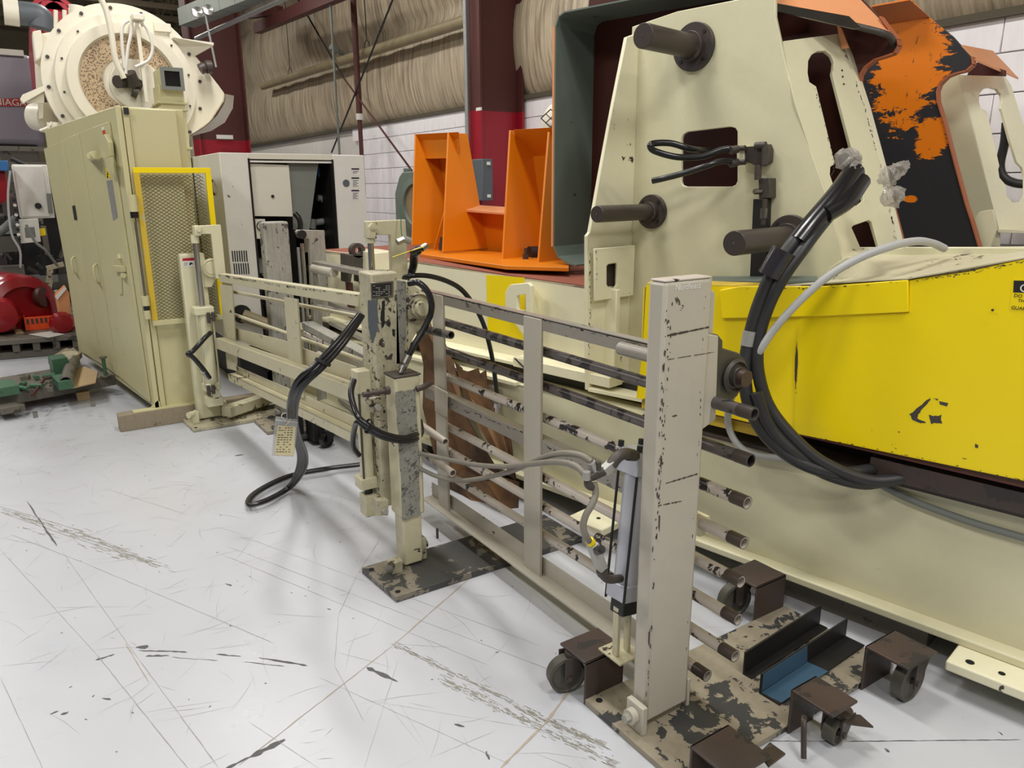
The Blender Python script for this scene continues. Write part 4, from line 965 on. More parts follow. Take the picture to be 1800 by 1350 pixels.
# spindles
def spindle(px, py, fx, r, rf, n0=.30):
    c = onN(fx[0], fx[1], n0); m0, _, z0 = mnz(c)
    n1 = npx(px, z0, m0)
    t = thing('spindle', dict(a='uppermost dark steel spindle sticking out of the cream frame', b='middle dark steel spindle at the left edge of the cream frame', c='lowest dark steel spindle, passing behind the taped hoses')[fx[2]], 'spindle', mw(m0, .1, z0 - r))
    M().cyl(mw(m0, n0 - .012, z0), mw(m0, n1, z0), r, seg=32).build('spindle_bar', 'bare_steel', t, .003)
    M().cyl(mw(m0, n0, z0), mw(m0, n0 - .022, z0), rf, seg=36).build('mounting_flange', 'rust_steel', t, .003)
    M().cyl(mw(m0, n0 - .02, z0), mw(m0, n0 - .05, z0), r * 1.25, seg=28).build('collar', 'bare_steel', t, .002)
    for k in range(4):
        g = math.pi / 4 + math.pi / 2 * k; p = mw(m0 + rf * .78 * math.cos(g), n0 - .022, z0 + rf * .78 * math.sin(g)); M().cyl(p, p - MN * .004, .008, seg=12).build('socket_screw', 'black', t)
    e = mw(m0, n1, z0); M().cyl(e - MN * .0005, e - MN * .0012, .006, seg=12).build('centre_mark', 'steel', t)
spindle(1130, 69, (1222, 83, 'a'), .048, .098)
spindle(1049, 378, (1148, 372, 'b'), .036, .078)
spindle(1290, 431, (1390, 417, 'c'), .046, .090)

# ---- dark grey and orange hood round the frame
HD = thing('hood', 'large bent steel hood, grey inside and orange outside, over the cream frame', 'hood', mw(.6, .6, 1.2))
nh = .34; mh = mnz(onN(974, 250, nh))[0]; zh = 2.438; zl = mnz(onN(974, 440, nh))[2]
path = [(mh - .16, zl - .075), (mh - .10, zl - .065), (mh - .03, zl - .035), (mh, zl + .02), (mh, zh - .06), (mh - .02, zh - .015), (mh - .06, zh), (.02, zh - .02)]
m = M(); fr_ = [mw(a, nh, b) for a, b in path]; t_ = .007
for i in range(len(path) - 1):
    (a0, z0), (a1, z1) = path[i], path[i + 1]; dv = V((a1 - a0, 0, z1 - z0)).normalized(); nr = V((-dv.z, 0, dv.x))
    A_ = mw(a0, nh, z0); B_ = mw(a1, nh, z1); off = (MD * nr.x + ZZ * nr.z) * t_
    m.hexa([A_, B_, B_ + off, A_ + off], [A_ + MN * .46, B_ + MN * .46, B_ + off + MN * .46, A_ + off + MN * .46])
m.build('inner_skin', 'hood_grey', HD)
m = M(); M().prism([mw(a, nh - .004, b) for a, b in path[3:5]] + [mw(a + .012, nh - .004, b) for a, b in reversed(path[3:5])], MN * .01).build('edge_trim', 'orange_dust', HD)
# near C-shaped side plate and its twin
nA, nB = .64, 1.36
Aout = [(1330, -60), (1500, -18), (1545, 30), (1566, 58), (1576, 70), (1577, 80), (1570, 92), (1556, 97), (1536, 103), (1518, 117), (1509, 132), (1508, 150), (1516, 175), (1532, 235), (1549, 293), (1568, 372), (1582, 425), (1592, 465), (1036, 465), (1030, 60), (1040, -60)]
Ain = [(1130, 75), (1150, 40), (1330, 5), (1440, 40), (1462, 120), (1490, 220), (1540, 420), (1140, 430)]
M().prism(NW(Aout, nA), MN * .02).build('side_plate', 'orange_dark', HD, .002)
rim = [(1545, 30), (1566, 58), (1576, 70), (1577, 80), (1570, 92), (1556, 97), (1536, 103), (1518, 117), (1509, 132), (1508, 150), (1516, 175), (1532, 235), (1549, 293), (1568, 372), (1582, 425), (1592, 465)]
def rimstrip(pts, n, w, nw, mat, par):
    m = M(); P = NW(pts, n); Q = [p + MN * nw for p in P]
    for i in range(len(P) - 1):
        d = (P[i + 1] - P[i]).normalized(); s = d.cross(MN) * w
        m.hexa([P[i], P[i + 1], P[i + 1] + s, P[i] + s], [Q[i], Q[i + 1], Q[i + 1] + s, Q[i] + s])
    return m.build('rim', mat, par)
rimstrip(rim, nA - .015, .006, .04, 'rim_brown', HD)
Bout = [(1480, 30), (1531, 10), (1600, -3), (1620, 18), (1635, 32), (1675, 64), (1707, 100), (1708, 113), (1697, 123), (1680, 127), (1664, 133), (1650, 147), (1645, 160), (1646, 178), (1659, 220), (1677, 290), (1696, 360), (1706, 390), (1722, 445), (1745, 540), (1300, 540), (1300, 60)]
M().prism(NW(Bout, nB), MN * .02).build('side_plate', 'orange_sprayed', HD, .002, label='far side plate, orange overspray on dark steel')
rimstrip(Bout[6:19], nB - .01, .006, .05, 'rim_brown', HD)
M().prism([onN(1531, 12, nB - .12), onN(1600, 0, nB - .12), onN(1634, 30, nB - .004), onN(1553, 43, nB - .004)], MN * .01).build('top_flap', 'orange_dust', HD, .001)
# sloping flap over the near nose
f1, f2, f3, f4 = onN(1312, -8, nh), onN(1552, 57, .56), onN(1566, 58, nA), onN(1490, -20, nA)
M().prism([f1, f2, f3, f4], (0, 0, .008)).build('top_flap', 'orange_dust', HD, .001)
g1 = onN(1330, 2, nh); 
nf = (f2 - f1).cross(f4 - f1).normalized(); nf = nf if nf.dot(FWD) < 0 else -nf
def onF(x, y, k=.003): return onP(x, y, f1 + nf * k, nf)
M().prism([onF(1326, 1), onF(1352, 18), onF(1500, 52), onF(1513, 50), onF(1492, 30), onF(1345, 4)], nf * .004).build('wear_strip', 'steel', HD)
M().tube([onN(1500, 45, .52), onN(1548, 57, .55), onN(1566, 66, .60), onN(1571, 82, .66)], .013, 10, 4).build('rolled_nose', 'fitting_dark', HD)
M().prism([onN(1471, 43, .56), onN(1479, 50, .56), onN(1492, 84, .56), onN(1480, 86, .56), onN(1474, 62, .56)], MN * .01).build('strap', 'orange_dust', HD)
# twin rear frame seen through the gap
F2 = thing('machine_upright', 'second cream keyhole frame, far right behind the orange sprayed plate', 'machine upright', mw(-.6, 1.8, 1.3))
nr2 = 1.72
NB(-1.2, .2, 1.42, 1.92, 0, 1.30).build('pedestal', 'table_iron', F2, .01)
M().prism(NW([(1650, 120), (1682, 131), (1702, 191), (1720, 262), (1740, 340), (1757, 403), (1757, 450), (1690, 450), (1640, 280)], nr2), MN * .015).build('front_plate', 'cream_clean', F2, .002)
b0 = onN(1682, 131, nr2); b1 = onN(1757, 403, nr2); o0 = onN(1767, 134, nr2 + .3); N3 = (b1 - b0).cross(o0 - b0).normalized(); N3 = N3 if N3.dot(FWD) < 0 else -N3
def onW2(x, y): return onP(x, y, b0, N3)
key2 = [(1721, 178), (1722, 165), (1729, 156), (1740, 153), (1752, 156), (1760, 166), (1762, 178), (1759, 190), (1762, 196), (1775, 245), (1788, 285), (1797, 294), (1802, 310), (1802, 340), (1794, 355), (1780, 356), (1770, 345), (1768, 325), (1757, 312), (1755, 298), (1757, 292), (1743, 230), (1735, 196), (1724, 190)]
M().prism([onW2(*q) for q in [(1682, 131), (1767, 134), (1778, 150), (1800, 222), (1840, 360), (1850, 409), (1757, 405)]], -N3 * .014, [[onW2(*q) for q in key2]]).build('keyhole_wing', 'cream', F2, .002)
M().prism(NW([(1753, 403), (1850, 406), (1850, 411), (1755, 409)], nr2 - .02), MN * .4).build('bottom_lip', 'cream', F2, .001)
M().prism(NW([(1722, 372), (1745, 368), (1752, 400), (1740, 440), (1715, 440), (1700, 400)], 1.45), MN * .02).build('round_bracket', 'cream_clean', F2, .002)
M().prism([onN(1690, 82, nB + .0), onN(1715, 108, nB + .02), onN(1790, 140, 1.95), onN(1745, 92, 2.0)], (0, 0, .008)).build('top_flap', 'orange_dust', F2, .001)
M().prism(NW([(1707, 118), (1720, 108), (1768, 124), (1768, 134), (1700, 132)], 1.70), MN * .01).build('cross_strip', 'maroon', F2)
m = M(); m.tube([onN(1769, 215, 2.0), onN(1766, 250, 2.0), onN(1758, 290, 2.0), onN(1765, 312, 2.0), onN(1785, 322, 2.0), onN(1810, 324, 2.0)], .022, 12, 5)
m.build('hose', 'hose_big', None, label='dark grey hose hanging behind the far right keyhole frame', cat='hose')
# ---- table top behind the guard
TP = thing('deck_cover', 'cream sloping deck cover between the yellow guard and the frame', 'cover', mw(-.6, .1, 1.2))
M().prism([onN(1250, 505, .0), onN(1340, 505, .0), onN(1595, 492, -.11), onN(1830, 445, -.11), onN(2150, 402, -.11), onN(2150, 420, .42), onN(1830, 432, .42), onN(1590, 436, .42), onN(1490, 440, .36), onN(1440, 497, .28), onN(1250, 500, .28)], ZZ * -.01).build('deck_sheet', 'cream_fence', TP, .002)
M().prism(NW([(1440, 497), (1458, 470), (1486, 452), (1590, 434), (2150, 436), (2150, 455), (1600, 474)], .29), MN * .02).build('sloped_face', 'cream_clean', TP, .004)
m = M(); m.prism([onN(1252, 497, .05), onN(1440, 497, .05), onN(1436, 488, .28), onN(1252, 488, .28)], ZZ * .006); m.build('top_strip', 'hood_grey', TP)

# ---- yellow sheet metal guard
YG = thing('machine_guard', 'bright yellow sheet metal guard along the front of the machine', 'guard', mw(-.5, -.1, .72))
ng = -.12
yf = NW([(1136, 500), (1250, 502), (1365, 506), (1598, 492), (1700, 478), (1770, 462), (1860, 444), (2150, 402), (2150, 918), (1411, 765), (1280, 734), (1120, 700), (1128, 640)], ng)
M().prism(yf, MN * .006).build('front_sheet', 'yellow', YG, .001)
M().prism(NW([(1265, 510), (1300, 503), (1450, 503), (1596, 492), (1596, 549), (1450, 556), (1268, 560)], ng - .014), MN * .012).build('hinged_cover', 'yellow', YG, .003)
M().prism([onN(1136, 500, ng), onN(1365, 506, ng), onN(1365, 500, .02), onN(1150, 492, .02)], ZZ * .004).build('top_edge', 'yellow_worn', YG)
M().prism([onN(1365, 504, ng - .012), onN(1596, 491, ng - .012), onN(1850, 446, ng), onN(2150, 402, ng), onN(2150, 400, .16), onN(1850, 436, .16), onN(1560, 480, .10), onN(1440, 497, .05)], ZZ * .004).build('top_edge', 'cream_fence', YG)
M().prism([onN(1133, 505, ng), onN(1128, 640, ng), onN(1120, 700, ng), onN(1120 + 14, 700, .0), onN(1147, 505, .0)], MD * .005).build('end_sheet', 'yellow', YG)
NB(-1.9, .22, ng, .05, .718, .722).build('bottom_lip', 'maroon', YG)
NB(-2.2, -.72, -.10, -.05, .625, .695).build('valance_rail', 'rust_steel', YG, .002)
NB(-.45, .25, -.09, -.06, .665, .717).build('valance_rail', 'yellow_worn', YG, .002)
M().prism(NW([(1404, 557), (1598, 550), (1599, 493), (1700, 479), (1770, 463), (1860, 445), (2150, 403), (2150, 917), (1411, 764), (1396, 761), (1400, 640)], ng - .004), MN * .0035).build('overlap_sheet', 'yellow', YG)
nq = ng - .0042
def flake(pts, amp=1.2, n=4, mat='fitting_dark'): return M().prism(NW(ragged(pts, amp, n), nq), MN * -.0006).build('paint_flake', mat, YG)
flake([(1598, 728), (1622, 710), (1636, 698), (1634, 706), (1618, 722), (1612, 735), (1628, 742), (1618, 745), (1604, 738)])
flake([(1634, 730), (1655, 730), (1656, 745), (1636, 744)], 1.6)
flake([(1651, 705), (1667, 709), (1664, 714), (1652, 711)], .6, 2); flake([(1640, 700), (1650, 701), (1648, 704)], .5, 2)
flake([(1714, 780), (1720, 782), (1719, 788), (1714, 786)], .5, 2); flake([(1691, 805), (1700, 806), (1696, 807)], .3, 2)
for (x, y) in ((1352, 548), (1745, 545)): p = onN(x, y, ng - .015); M().cyl(p, p - MN * .003, .004, seg=8).build('screw', 'fitting_dark', YG)
flake([(1398, 625), (1401, 600), (1403, 640), (1399, 685), (1397, 660)], .6, 4, 'rust_steel')
for k in range(16):
    x = 1440 + k * 22; y = 500 - (max(0, x - 1480) * .13); flake([(x, y + 3), (x + 9, y + 1), (x + 8, y + 3)], .6, 2)
chips(YG, onN, [(1600, 494), (1700, 481), (1770, 466), (1800, 459)], 40, 3.2, nq, MN * -.0004, seed=7)
chips(YG, onN, [(1290, 507), (1365, 509), (1590, 497)], 22, 2.4, ng - .0146, MN * -.0004, seed=8)
chips(YG, onN, [(1411, 764), (1600, 801), (1800, 843)], 26, 2.6, nq, MN * -.0004, seed=9)
chips(YG, onN, [(1400, 600), (1398, 690)], 16, 2.2, nq, MN * -.0004, seed=10)
# caution sticker
CS = M().prism(NW([(1780, 491), (1868, 493), (1866, 548), (1775, 544)], nq - .0002), MN * -.0008).build('caution_sticker', 'yellow', YG, label='CAUTION sticker with black header')
nk = ng - .0055
M().prism(NW([(1782, 493), (1868, 495), (1867, 517), (1781, 514)], nk), MN * -.0004).build('header', 'black', CS)
text('CAUTION', .032, onN(1791, 512.5, nk - .0008), -MD, ZZ, 'white_paint', CS)
text('DO NOT OPERATE', .0135, onN(1782, 522, nk), -MD, ZZ, 'black', CS); text('THIS MACHINE WITH', .0125, onN(1789, 530.5, nk), -MD, ZZ, 'black', CS)
text('GUARDS REMOVED', .0135, onN(1777, 543, nk), -MD, ZZ, 'black', CS)

# ---- valve assembly on the frame
VA = thing('valve_assembly', 'grey brown hydraulic valve stack on the cream frame right of the square hole', 'valve', onN(1335, 480, .26))
nv = .24
M().prism(NW([(1295, 262), (1308, 262), (1308, 288), (1295, 288)], nv), MN * .05).build('cream_spacer', 'cream', VA, .003)
M().prism(NW([(1309, 258), (1334, 256), (1344, 252), (1348, 262), (1347, 285), (1334, 292), (1324, 290), (1310, 282)], nv), MN * .06).build('manifold', 'bare_steel', VA, .004)
for (x, y, x2, y2, r_) in ((1310, 260, 1296, 261, .011), (1310, 285, 1297, 286, .011), (1346, 255, 1328, 256, .014), (1345, 258, 1344, 290, .013), (1333, 290, 1332, 316, .014)):
    M().cyl(onN(x, y, nv - .01), onN(x2, y2, nv - .01), r_, seg=12).build('fitting', 'fitting_dark', VA)
M().prism(NW([(1333, 313), (1352, 313), (1352, 348), (1334, 350)], nv), MN * .06).build('valve_block', 'fitting_dark', VA, .003)
M().cyl(onN(1338, 336, nv), onN(1326, 337, nv - .03), .011, seg=14).build('knob', 'steel', VA)
M().prism(NW([(1324, 350), (1350, 350), (1346, 487), (1318, 487)], nv + .03), MN * .03).build('black_channel', 'black', VA, .002)
M().cyl(onN(1345, 350, nv), onN(1342, 395, nv), .010, seg=12).build('down_pipe', 'fitting_dark', VA)
M().cyl(onN(1343, 366, nv), onN(1342, 384, nv), .014, seg=12).build('hose_ferrule', 'steel', VA)

# ---- grey bearing housing behind the stand
BH = thing('bearing_housing', 'dark grey housing with an amber round window left of the orange stand', 'housing', onN(715, 440, .95))
M().prism(NW([(701, 312), (707, 303), (745, 299), (745, 400), (738, 445), (697, 420), (694, 340)], .95), MN * .1).build('housing_body', 'hood_grey', BH, .006)
c = onN(735, 360, .95); M().lathe(c, -MN, [(.15, 0), (.20, 0), (.21, .02), (.16, .025), (.15, .0)], 36).build('housing_ring', 'hood_grey', BH)
M().cyl(c, c - MN * .004, .15, seg=36).build('window', 'tan_pipe', BH)
M().cyl(onN(716, 306, 1.0), onN(716, 296, 1.0), .03, seg=14).build('filler_cap', 'hood_grey', BH)
# propane style tank with a diamond placard peeking out between column and hood
TK = thing('tank', 'cream tank end with a diamond placard peeking out beside the grey hood', 'tank', onN(965, 225, 1.7))
c = onN(988, 222, 1.75); M().lathe(c, -MN, [(.19, -.3), (.19, 0), (.17, .05), (.1, .09), (.001, .1)], 40).build('tank_shell', 'press_white', TK)
c_ = mnz(c); NB(c_[0] - .1, c_[0] + .1, c_[1] + .02, c_[1] + .28, 0, c_[2] - .15).build('saddle', 'table_iron', TK)
m = M()
d0 = poly(onN, [(951, 208), (968, 192), (985, 208), (968, 224)], 1.62)
for i in range(4): m.bar(d0[i], d0[(i + 1) % 4], .006, .006)
m.bar((d0[0] + d0[1]) / 2, (d0[2] + d0[3]) / 2, .005, .005); m.bar((d0[1] + d0[2]) / 2, (d0[3] + d0[0]) / 2, .005, .005)
m.build('placard', 'black', TK)
# crumpled brown kraft sheets hanging in front of the bed
random.seed(11)
def sheet(outline, n, label, amp=.05, mat='cardboard'):
    """crumpled sheet: a fan of grid points between two edges"""
    L, Rr = outline; m = M(); N_ = 6; K = len(L); vs = []
    for i in range(K):
        for j in range(N_ + 1):
            t = j / N_; x = L[i][0] + (Rr[i][0] - L[i][0]) * t; y = L[i][1] + (Rr[i][1] - L[i][1]) * t
            vs.append(onN(x + random.uniform(-5, 5) * (0 < j < N_), y + random.uniform(-7, 7), n) - MN * random.uniform(0, amp))
    fs = []
    for i in range(K - 1):
        for j in range(N_):
            a = i * (N_ + 1) + j; fs += [(a, a + 1, a + N_ + 2), (a, a + N_ + 2, a + N_ + 1)]
    back = [p + MN * .003 for p in vs]; k = len(vs)
    m.add(vs + back, fs + [tuple(k + i for i in reversed(f)) for f in fs])
    return m.build('kraft_paper', mat, None, label=label, cat='paper sheet')
sheet(([(738, 560), (745, 640), (752, 720), (765, 800), (790, 850)], [(775, 580), (800, 640), (830, 730), (870, 800), (910, 870)]), -.10, 'crumpled brown kraft paper hanging behind the near guard panel, upper drape')
sheet(([(800, 640), (815, 690), (845, 740), (880, 800)], [(860, 652), (862, 700), (905, 770), (915, 860)]), -.12, 'darker torn flap of kraft paper beside the bed side web', .03)
sheet(([(780, 820), (800, 860), (830, 890)], [(915, 850), (915, 885), (900, 900)]), -.22, 'folded brown kraft paper piled low behind the near guard panel', .06)
# ================================================================ beige control cabinet on its timber
c1_ = onY(271, 716, 5.6); c2_ = onZ(152, 628, c1_.z); zc = c1_.z
CB = thing('control_cabinet', 'tall beige steel control cabinet with three doors standing on a timber', 'cabinet', c1_)
S2 = (c2_ - c1_); S2.z = 0; LN = S2.length; S2.normalize(); SN = S2.cross(ZZ)
if SN.dot(FWD) > 0: SN = -SN
def onS(x, y, off=0): return onP(x, y, c1_ + SN * off, SN)
tz = onS(199, 187).z; tz2 = onS(80, 240).z
W_ = onY(328, 187, 5.6).x - c1_.x
side_far = onS(80, 240); 
P_ = [c1_, V((side_far.x, side_far.y, zc)), V((side_far.x, side_far.y, tz)), V((c1_.x, c1_.y, tz))]
back = SN * -.42
M().hexa([P_[0], P_[0] + back, P_[1] + back, P_[1]], [P_[3], P_[3] + back, P_[2] + back, P_[2]]).build('body', 'cabinet', CB, .008)
def door(pts, nm='door'): return M().prism([onS(x, y, .001) for x, y in pts], SN * .014).build(nm, 'cabinet', CB, .003)
d1 = door([(80, 262), (112, 247), (182, 640), (147, 619)]); d2 = door([(114, 246), (141, 234), (210, 660), (184, 641)]); d3 = door([(143, 233), (194, 214), (266, 706), (212, 661)])
def sB(m_, nm, mat, par, bv=0): return m_.build(nm, mat, par, bv)
M().prism([onS(x, y, .016) for x, y in ((127, 362), (132, 361), (136, 386), (131, 387))], SN * .002).build('dark_slot', 'dark_void', d2)
M().prism([onS(x, y, .016) for x, y in ((187, 318), (197, 316), (207, 382), (199, 388))], SN * .001).build('instruction_plate', 'zinc', d3)
yp = M().prism([onS(x, y, .016) for x, y in ((185, 296), (191, 294), (194, 312), (187, 313))], SN * .001).build('yellow_label', 'yellow', d3)
m = M()
for k in range(4): m.prism([onS(x, y, .0175) for x, y in ((187.5, 297.5 + k * 4), (190, 297 + k * 4), (190.6, 300 + k * 4), (188, 300.4 + k * 4))], SN * .0006)
m.build('label_print', 'black', yp)
for (x, y, par, s) in ((128, 455, d2, 1), (167, 468, d3, 1.15)):
    m = M(); m.tube([onS(x + 3, y - 4, .02), onS(x - 2 * s, y + 2, .05), onS(x - 1 * s, y + 12 * s, .055), onS(x + 3 * s, y + 24 * s, .045), onS(x + 6 * s, y + 26 * s, .018)], .009, 8, 4); m.build('handle', 'cabinet', par)
m = M(); m.prism([onS(x, y, .016) for x, y in ((204, 466), (221, 468), (222, 478), (207, 476))], SN * .03); m.cyl(onS(217, 484, .016), onS(217, 484, .035), .02, seg=14); m.prism([onS(x, y, .016) for x, y in ((208, 478), (214, 478), (216, 517), (211, 517))], SN * .008); m.build('lock_hasp', 'cabinet', d3, .002)
m = M(); m.cyl(onS(211, 448, .016), onS(212, 456, .02), .02, seg=12); m.build('knob', 'cabinet', d3)
m = M(); m.cyl(onS(158, 274, .016), onS(158, 274, .09), .022, seg=14); m.cyl(onS(168, 272, .06), onS(160, 275, .06), .028, seg=14); m.build('rotary_switch', 'cabinet', d3)
m = M(); m.prism([onS(x, y, .016) for x, y in ((183, 242), (192, 236), (199, 250), (201, 275), (192, 280), (184, 262))], SN * .03); m.prism([onS(x, y, .04) for x, y in ((192, 278), (200, 276), (201, 306), (194, 303))], SN * .02); m.build('disconnect_handle', 'cabinet', d3, .002)
M().prism([onS(x, y, .016) for x, y in ((180, 230), (184, 228), (186, 240), (182, 241))], SN * .001).build('red_tag', 'orange_red', d3)
M().cyl(onS(182, 226, .016), onS(182, 226, .018), .012, seg=12).build('round_tag', 'white_paint', d3)
# corner post, right face with hood step
yF = 5.6
def fb(x0, y0, x1, y1, nm, mat='cabinet', d=.02, bv=.003, par=None, y=yF): 
    a_, b_ = onY(x0, y0, y), onY(x1, y1, y); return M().box((a_.x, y - d, b_.z), (b_.x, y + .0, a_.z)).build(nm, mat, par or CB, bv)
m = M(); m.box((c1_.x - .0, yF - .03, zc), (c1_.x + .032, yF + .02, tz)); m.box((c1_.x + .038, yF - .02, zc), (c1_.x + .075, yF + .02, tz)); m.build('corner_strip', 'cabinet', CB, .004)
M().box((c1_.x + .078, yF, zc), (c1_.x + .36, yF + 1.2, tz - .01)).build('right_box', 'cabinet', CB, .004)
M().box((c1_.x + .045, yF - .034, tz - .05), (c1_.x + .075, yF - .03, tz - .01)).build('dark_plug', 'black', CB)
M().box((c1_.x - .14, yF - .07, zc - .004), (c1_.x + .3, yF - .0, zc + .004)).build('foot_plate', 'cabinet', CB)
M().prism(poly(onY, [(248, 733), (277, 704), (281, 706), (284, 728)], yF - .03), (0, .01, 0)).build('foot_gusset', 'cabinet', CB, .001)
# vertical air duct behind
DU = thing('duct', 'square beige duct with a flanged joint rising behind the cabinet', 'duct', onY(305, 290, 7.3))
a_ = onY(283, 187, 7.3); b_ = onY(330, 187, 7.3); zz = lambda py: onY(305, py, 7.3).z
M().box((a_.x, 7.3, .3), (b_.x - .02, 7.6, zz(193))).build('lower_duct', 'cabinet', DU, .004)
for py, w in ((260, .02), (192, .02), (181, .02)): M().box((a_.x - w, 7.28, zz(py + 2)), (b_.x - .02 + w, 7.62, zz(py - 2))).build('flange', 'cabinet', DU, .002)
M().box((a_.x + .0, 7.3, zz(192)), (b_.x - .02, 7.6, zz(150))).build('upper_duct', 'cabinet', DU, .004)
fa, fb_ = onY(280, 117, 7.25), onY(325, 160, 7.25)
o4 = [(fa.x, 7.25, fb_.z), (fb_.x, 7.25, fb_.z), (fb_.x, 7.25, fa.z), (fa.x, 7.25, fa.z)]; i4 = [(fa.x + .035, 7.25, fb_.z + .035), (fb_.x - .035, 7.25, fb_.z + .035), (fb_.x - .035, 7.25, fa.z - .035), (fa.x + .035, 7.25, fa.z - .035)]
m = M()
for (u0, u1, v0, v1) in ((fa.x, fb_.x, fb_.z, fb_.z + .03), (fa.x, fb_.x, fa.z - .03, fa.z), (fa.x, fa.x + .03, fb_.z + .03, fa.z - .03), (fb_.x - .03, fb_.x, fb_.z + .03, fa.z - .03)): m.box((u0, 7.235, v0), (u1, 7.25, v1))
m.build('outlet_flange', 'tray_grey', DU)
m = M()
for s_ in range(4):
    p, q = V(o4[s_]), V(o4[(s_ + 1) % 4]); 
M().box((fa.x + .004, 7.26, fb_.z + .004), (fb_.x - .004, 7.6, fa.z - .004)).build('outlet_throat', 'cabinet', DU)
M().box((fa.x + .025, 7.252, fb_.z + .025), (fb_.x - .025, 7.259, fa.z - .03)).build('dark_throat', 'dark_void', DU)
# timber below
a_ = onZ(212, 760, 0); 
TB = M().box((a_.x, a_.y, 0), (1.45, a_.y + .10, max(.05, zc - .006))).build('timber', 'wood_beam', None, .004, label='grey sawn timber lying under the beige cabinet', cat='timber')

# yellow framed mesh door
MG = thing('mesh_guard', 'expanded metal guard door with a yellow and cream frame before the cabinet', 'mesh guard', (1.0, 5.54, .6))
ym = 5.545
A_, B_, C_, D_ = onY(233, 294, ym), onY(369, 293, ym), onY(350, 562, ym), onY(276, 572, ym)
x0, x1, z0, z1 = A_.x, B_.x, D_.z, A_.z; fw_ = .035
M().box((x0, ym - .012, z1 - fw_), (x1, ym + .012, z1)).build('frame_top', 'yellow', MG, .002)
M().box((x0, ym - .012, z0), (x1, ym + .012, z0 + fw_)).build('frame_bottom', 'cabinet', MG, .002)
M().box((x0, ym - .012, z0 + fw_), (x0 + fw_, ym + .012, z1 - fw_)).build('frame_side', 'yellow_worn', MG, .002)
M().box((x1 - fw_, ym - .012, z0 + fw_), (x1, ym + .012, z1 - fw_)).build('frame_side', 'yellow', MG, .002)
m = M(); pw, ph, tw = .034, .0115, .0052
nx = int((x1 - x0 - 2 * fw_) / pw); nz = int((z1 - z0 - 2 * fw_) / ph)
for i in range(nz):
    for j in range(nx):
        x = x0 + fw_ + j * pw + (pw / 2 if i % 2 else 0); z = z0 + fw_ + i * ph
        if x + pw > x1 - fw_ + .014: continue
        for (xa, za, xb, zb_) in ((x, z, x + pw / 2, z + ph), (x + pw / 2, z + ph, x + pw, z)):
            m.add([(xa, ym, za - tw / 2), (xb, ym, zb_ - tw / 2), (xb, ym - .003, zb_ + tw / 2), (xa, ym - .003, za + tw / 2)], [(0, 1, 2, 3)])
o = m.build('expanded_mesh', 'mesh_steel', MG); o['kind'] = 'stuff'
HL = thing('gas_strut', 'slim hinge rod with cream end sleeves at the left of the mesh door', 'rod', onY(240, 560, 5.52))
yh = 5.52; m = M(); a_ = onY(238, 390, yh); b_ = onY(259, 545, yh); M().cyl((a_.x, yh, a_.z), (a_.x, yh, b_.z), .008, seg=10).build('rod', 'steel', HL)
for (py0, py1, mt, r_) in ((342, 372, 'cabinet', .028), (372, 383, 'rubber', .024), (520, 537, 'cabinet', .024), (537, 545, 'rubber', .02), (545, 560, 'cabinet', .02)):
    z0_ = onY(238 + (py0 - 342) * .12, py0, yh).z; z1_ = onY(238 + (py1 - 342) * .12, py1, yh).z
    M().cyl((a_.x, yh, z0_), (a_.x, yh, z1_), r_, seg=16).build('sleeve', mt, HL)

# ================================================================ white press with round clutch cover
PR = thing('press_clutch', 'huge round cream clutch cover with perforated ring above the beige cabinet', 'press', onY(215, 300, 8.6))
c = onY(222, 150, 8.4); K = lambda px: px * .00476
M().lathe(c, (0, -1, 0), [(.001, .0), (K(146), 0), (K(146), .10), (K(126), .105), (K(124), .17), (K(108), .172), (K(106), .25), (K(88), .252), (K(84), .21), (.001, .21)], 72).build('cover_rings', 'press_white', PR)
M().lathe(c, (0, -1, 0), [(K(46), .215), (K(84), .2151), (K(83), .216), (K(46), .216)], 60).build('perforated_ring', 'perforated', PR)
M().lathe(c + V((K(12), 0, -K(4))), (0, -1, 0), [(K(47), .215), (K(47), .235), (K(45), .245), (.001, .245)], 48).build('hub_cover', 'press_white', PR)
m = M()
for k in range(16):
    g = 2 * math.pi * k / 16 + .1; p = c + V((K(137) * math.cos(g), -.10, K(137) * math.sin(g))); m.cyl(p, p + V((0, -.015, 0)), .016, seg=10)
for k in range(12):
    g = 2 * math.pi * k / 12 + .2; p = c + V((K(115) * math.cos(g), -.17, K(115) * math.sin(g))); m.cyl(p, p + V((0, -.012, 0)), .010, seg=10)
m.build('bolt_heads', 'rust_steel', PR, kind='stuff')
m = M(); m.cyl(onY(206, 144, 8.05), onY(226, 143, 8.15), .055); m.cyl(onY(226, 128, 8.05), onY(236, 150, 8.1), .06); m.cyl(onY(240, 146, 8.1), onY(250, 152, 8.1), .045); m.cyl(onY(233, 160, 8.1), onY(242, 164, 8.1), .05); m.build('rotary_union', 'fitting_dark', PR)
for pts in ([(218, 138), (203, 105), (196, 60), (187, 20), (176, -5)], ):
    M().tube([onY(x, y, 8.0) for x, y in pts], .026, 10, 3).build('conduit', 'press_white', PR)
for k, pts in enumerate(([(221, 130), (224, 90), (230, 60), (232, 36)], [(219, 120), (214, 70), (216, 45), (226, 36)], [(238, 118), (262, 105), (268, 80), (258, 50), (245, 38)])):
    M().tube([onY(x, y, 8.0) for x, y in pts], .014, 8, 4).build('hose', 'caulk', PR)
m = M(); m.bar(onY(240, 38, 8.02), onY(258, 180, 8.02), .035, .03); m.build('conduit_bar', 'press_white', PR)
M().box((onY(232, 36, 8.0).x, 7.95, onY(232, 36, 8).z), (onY(252, 26, 8.0).x, 8.1, onY(252, 26, 8).z)).build('junction_box', 'press_white', PR, .01)
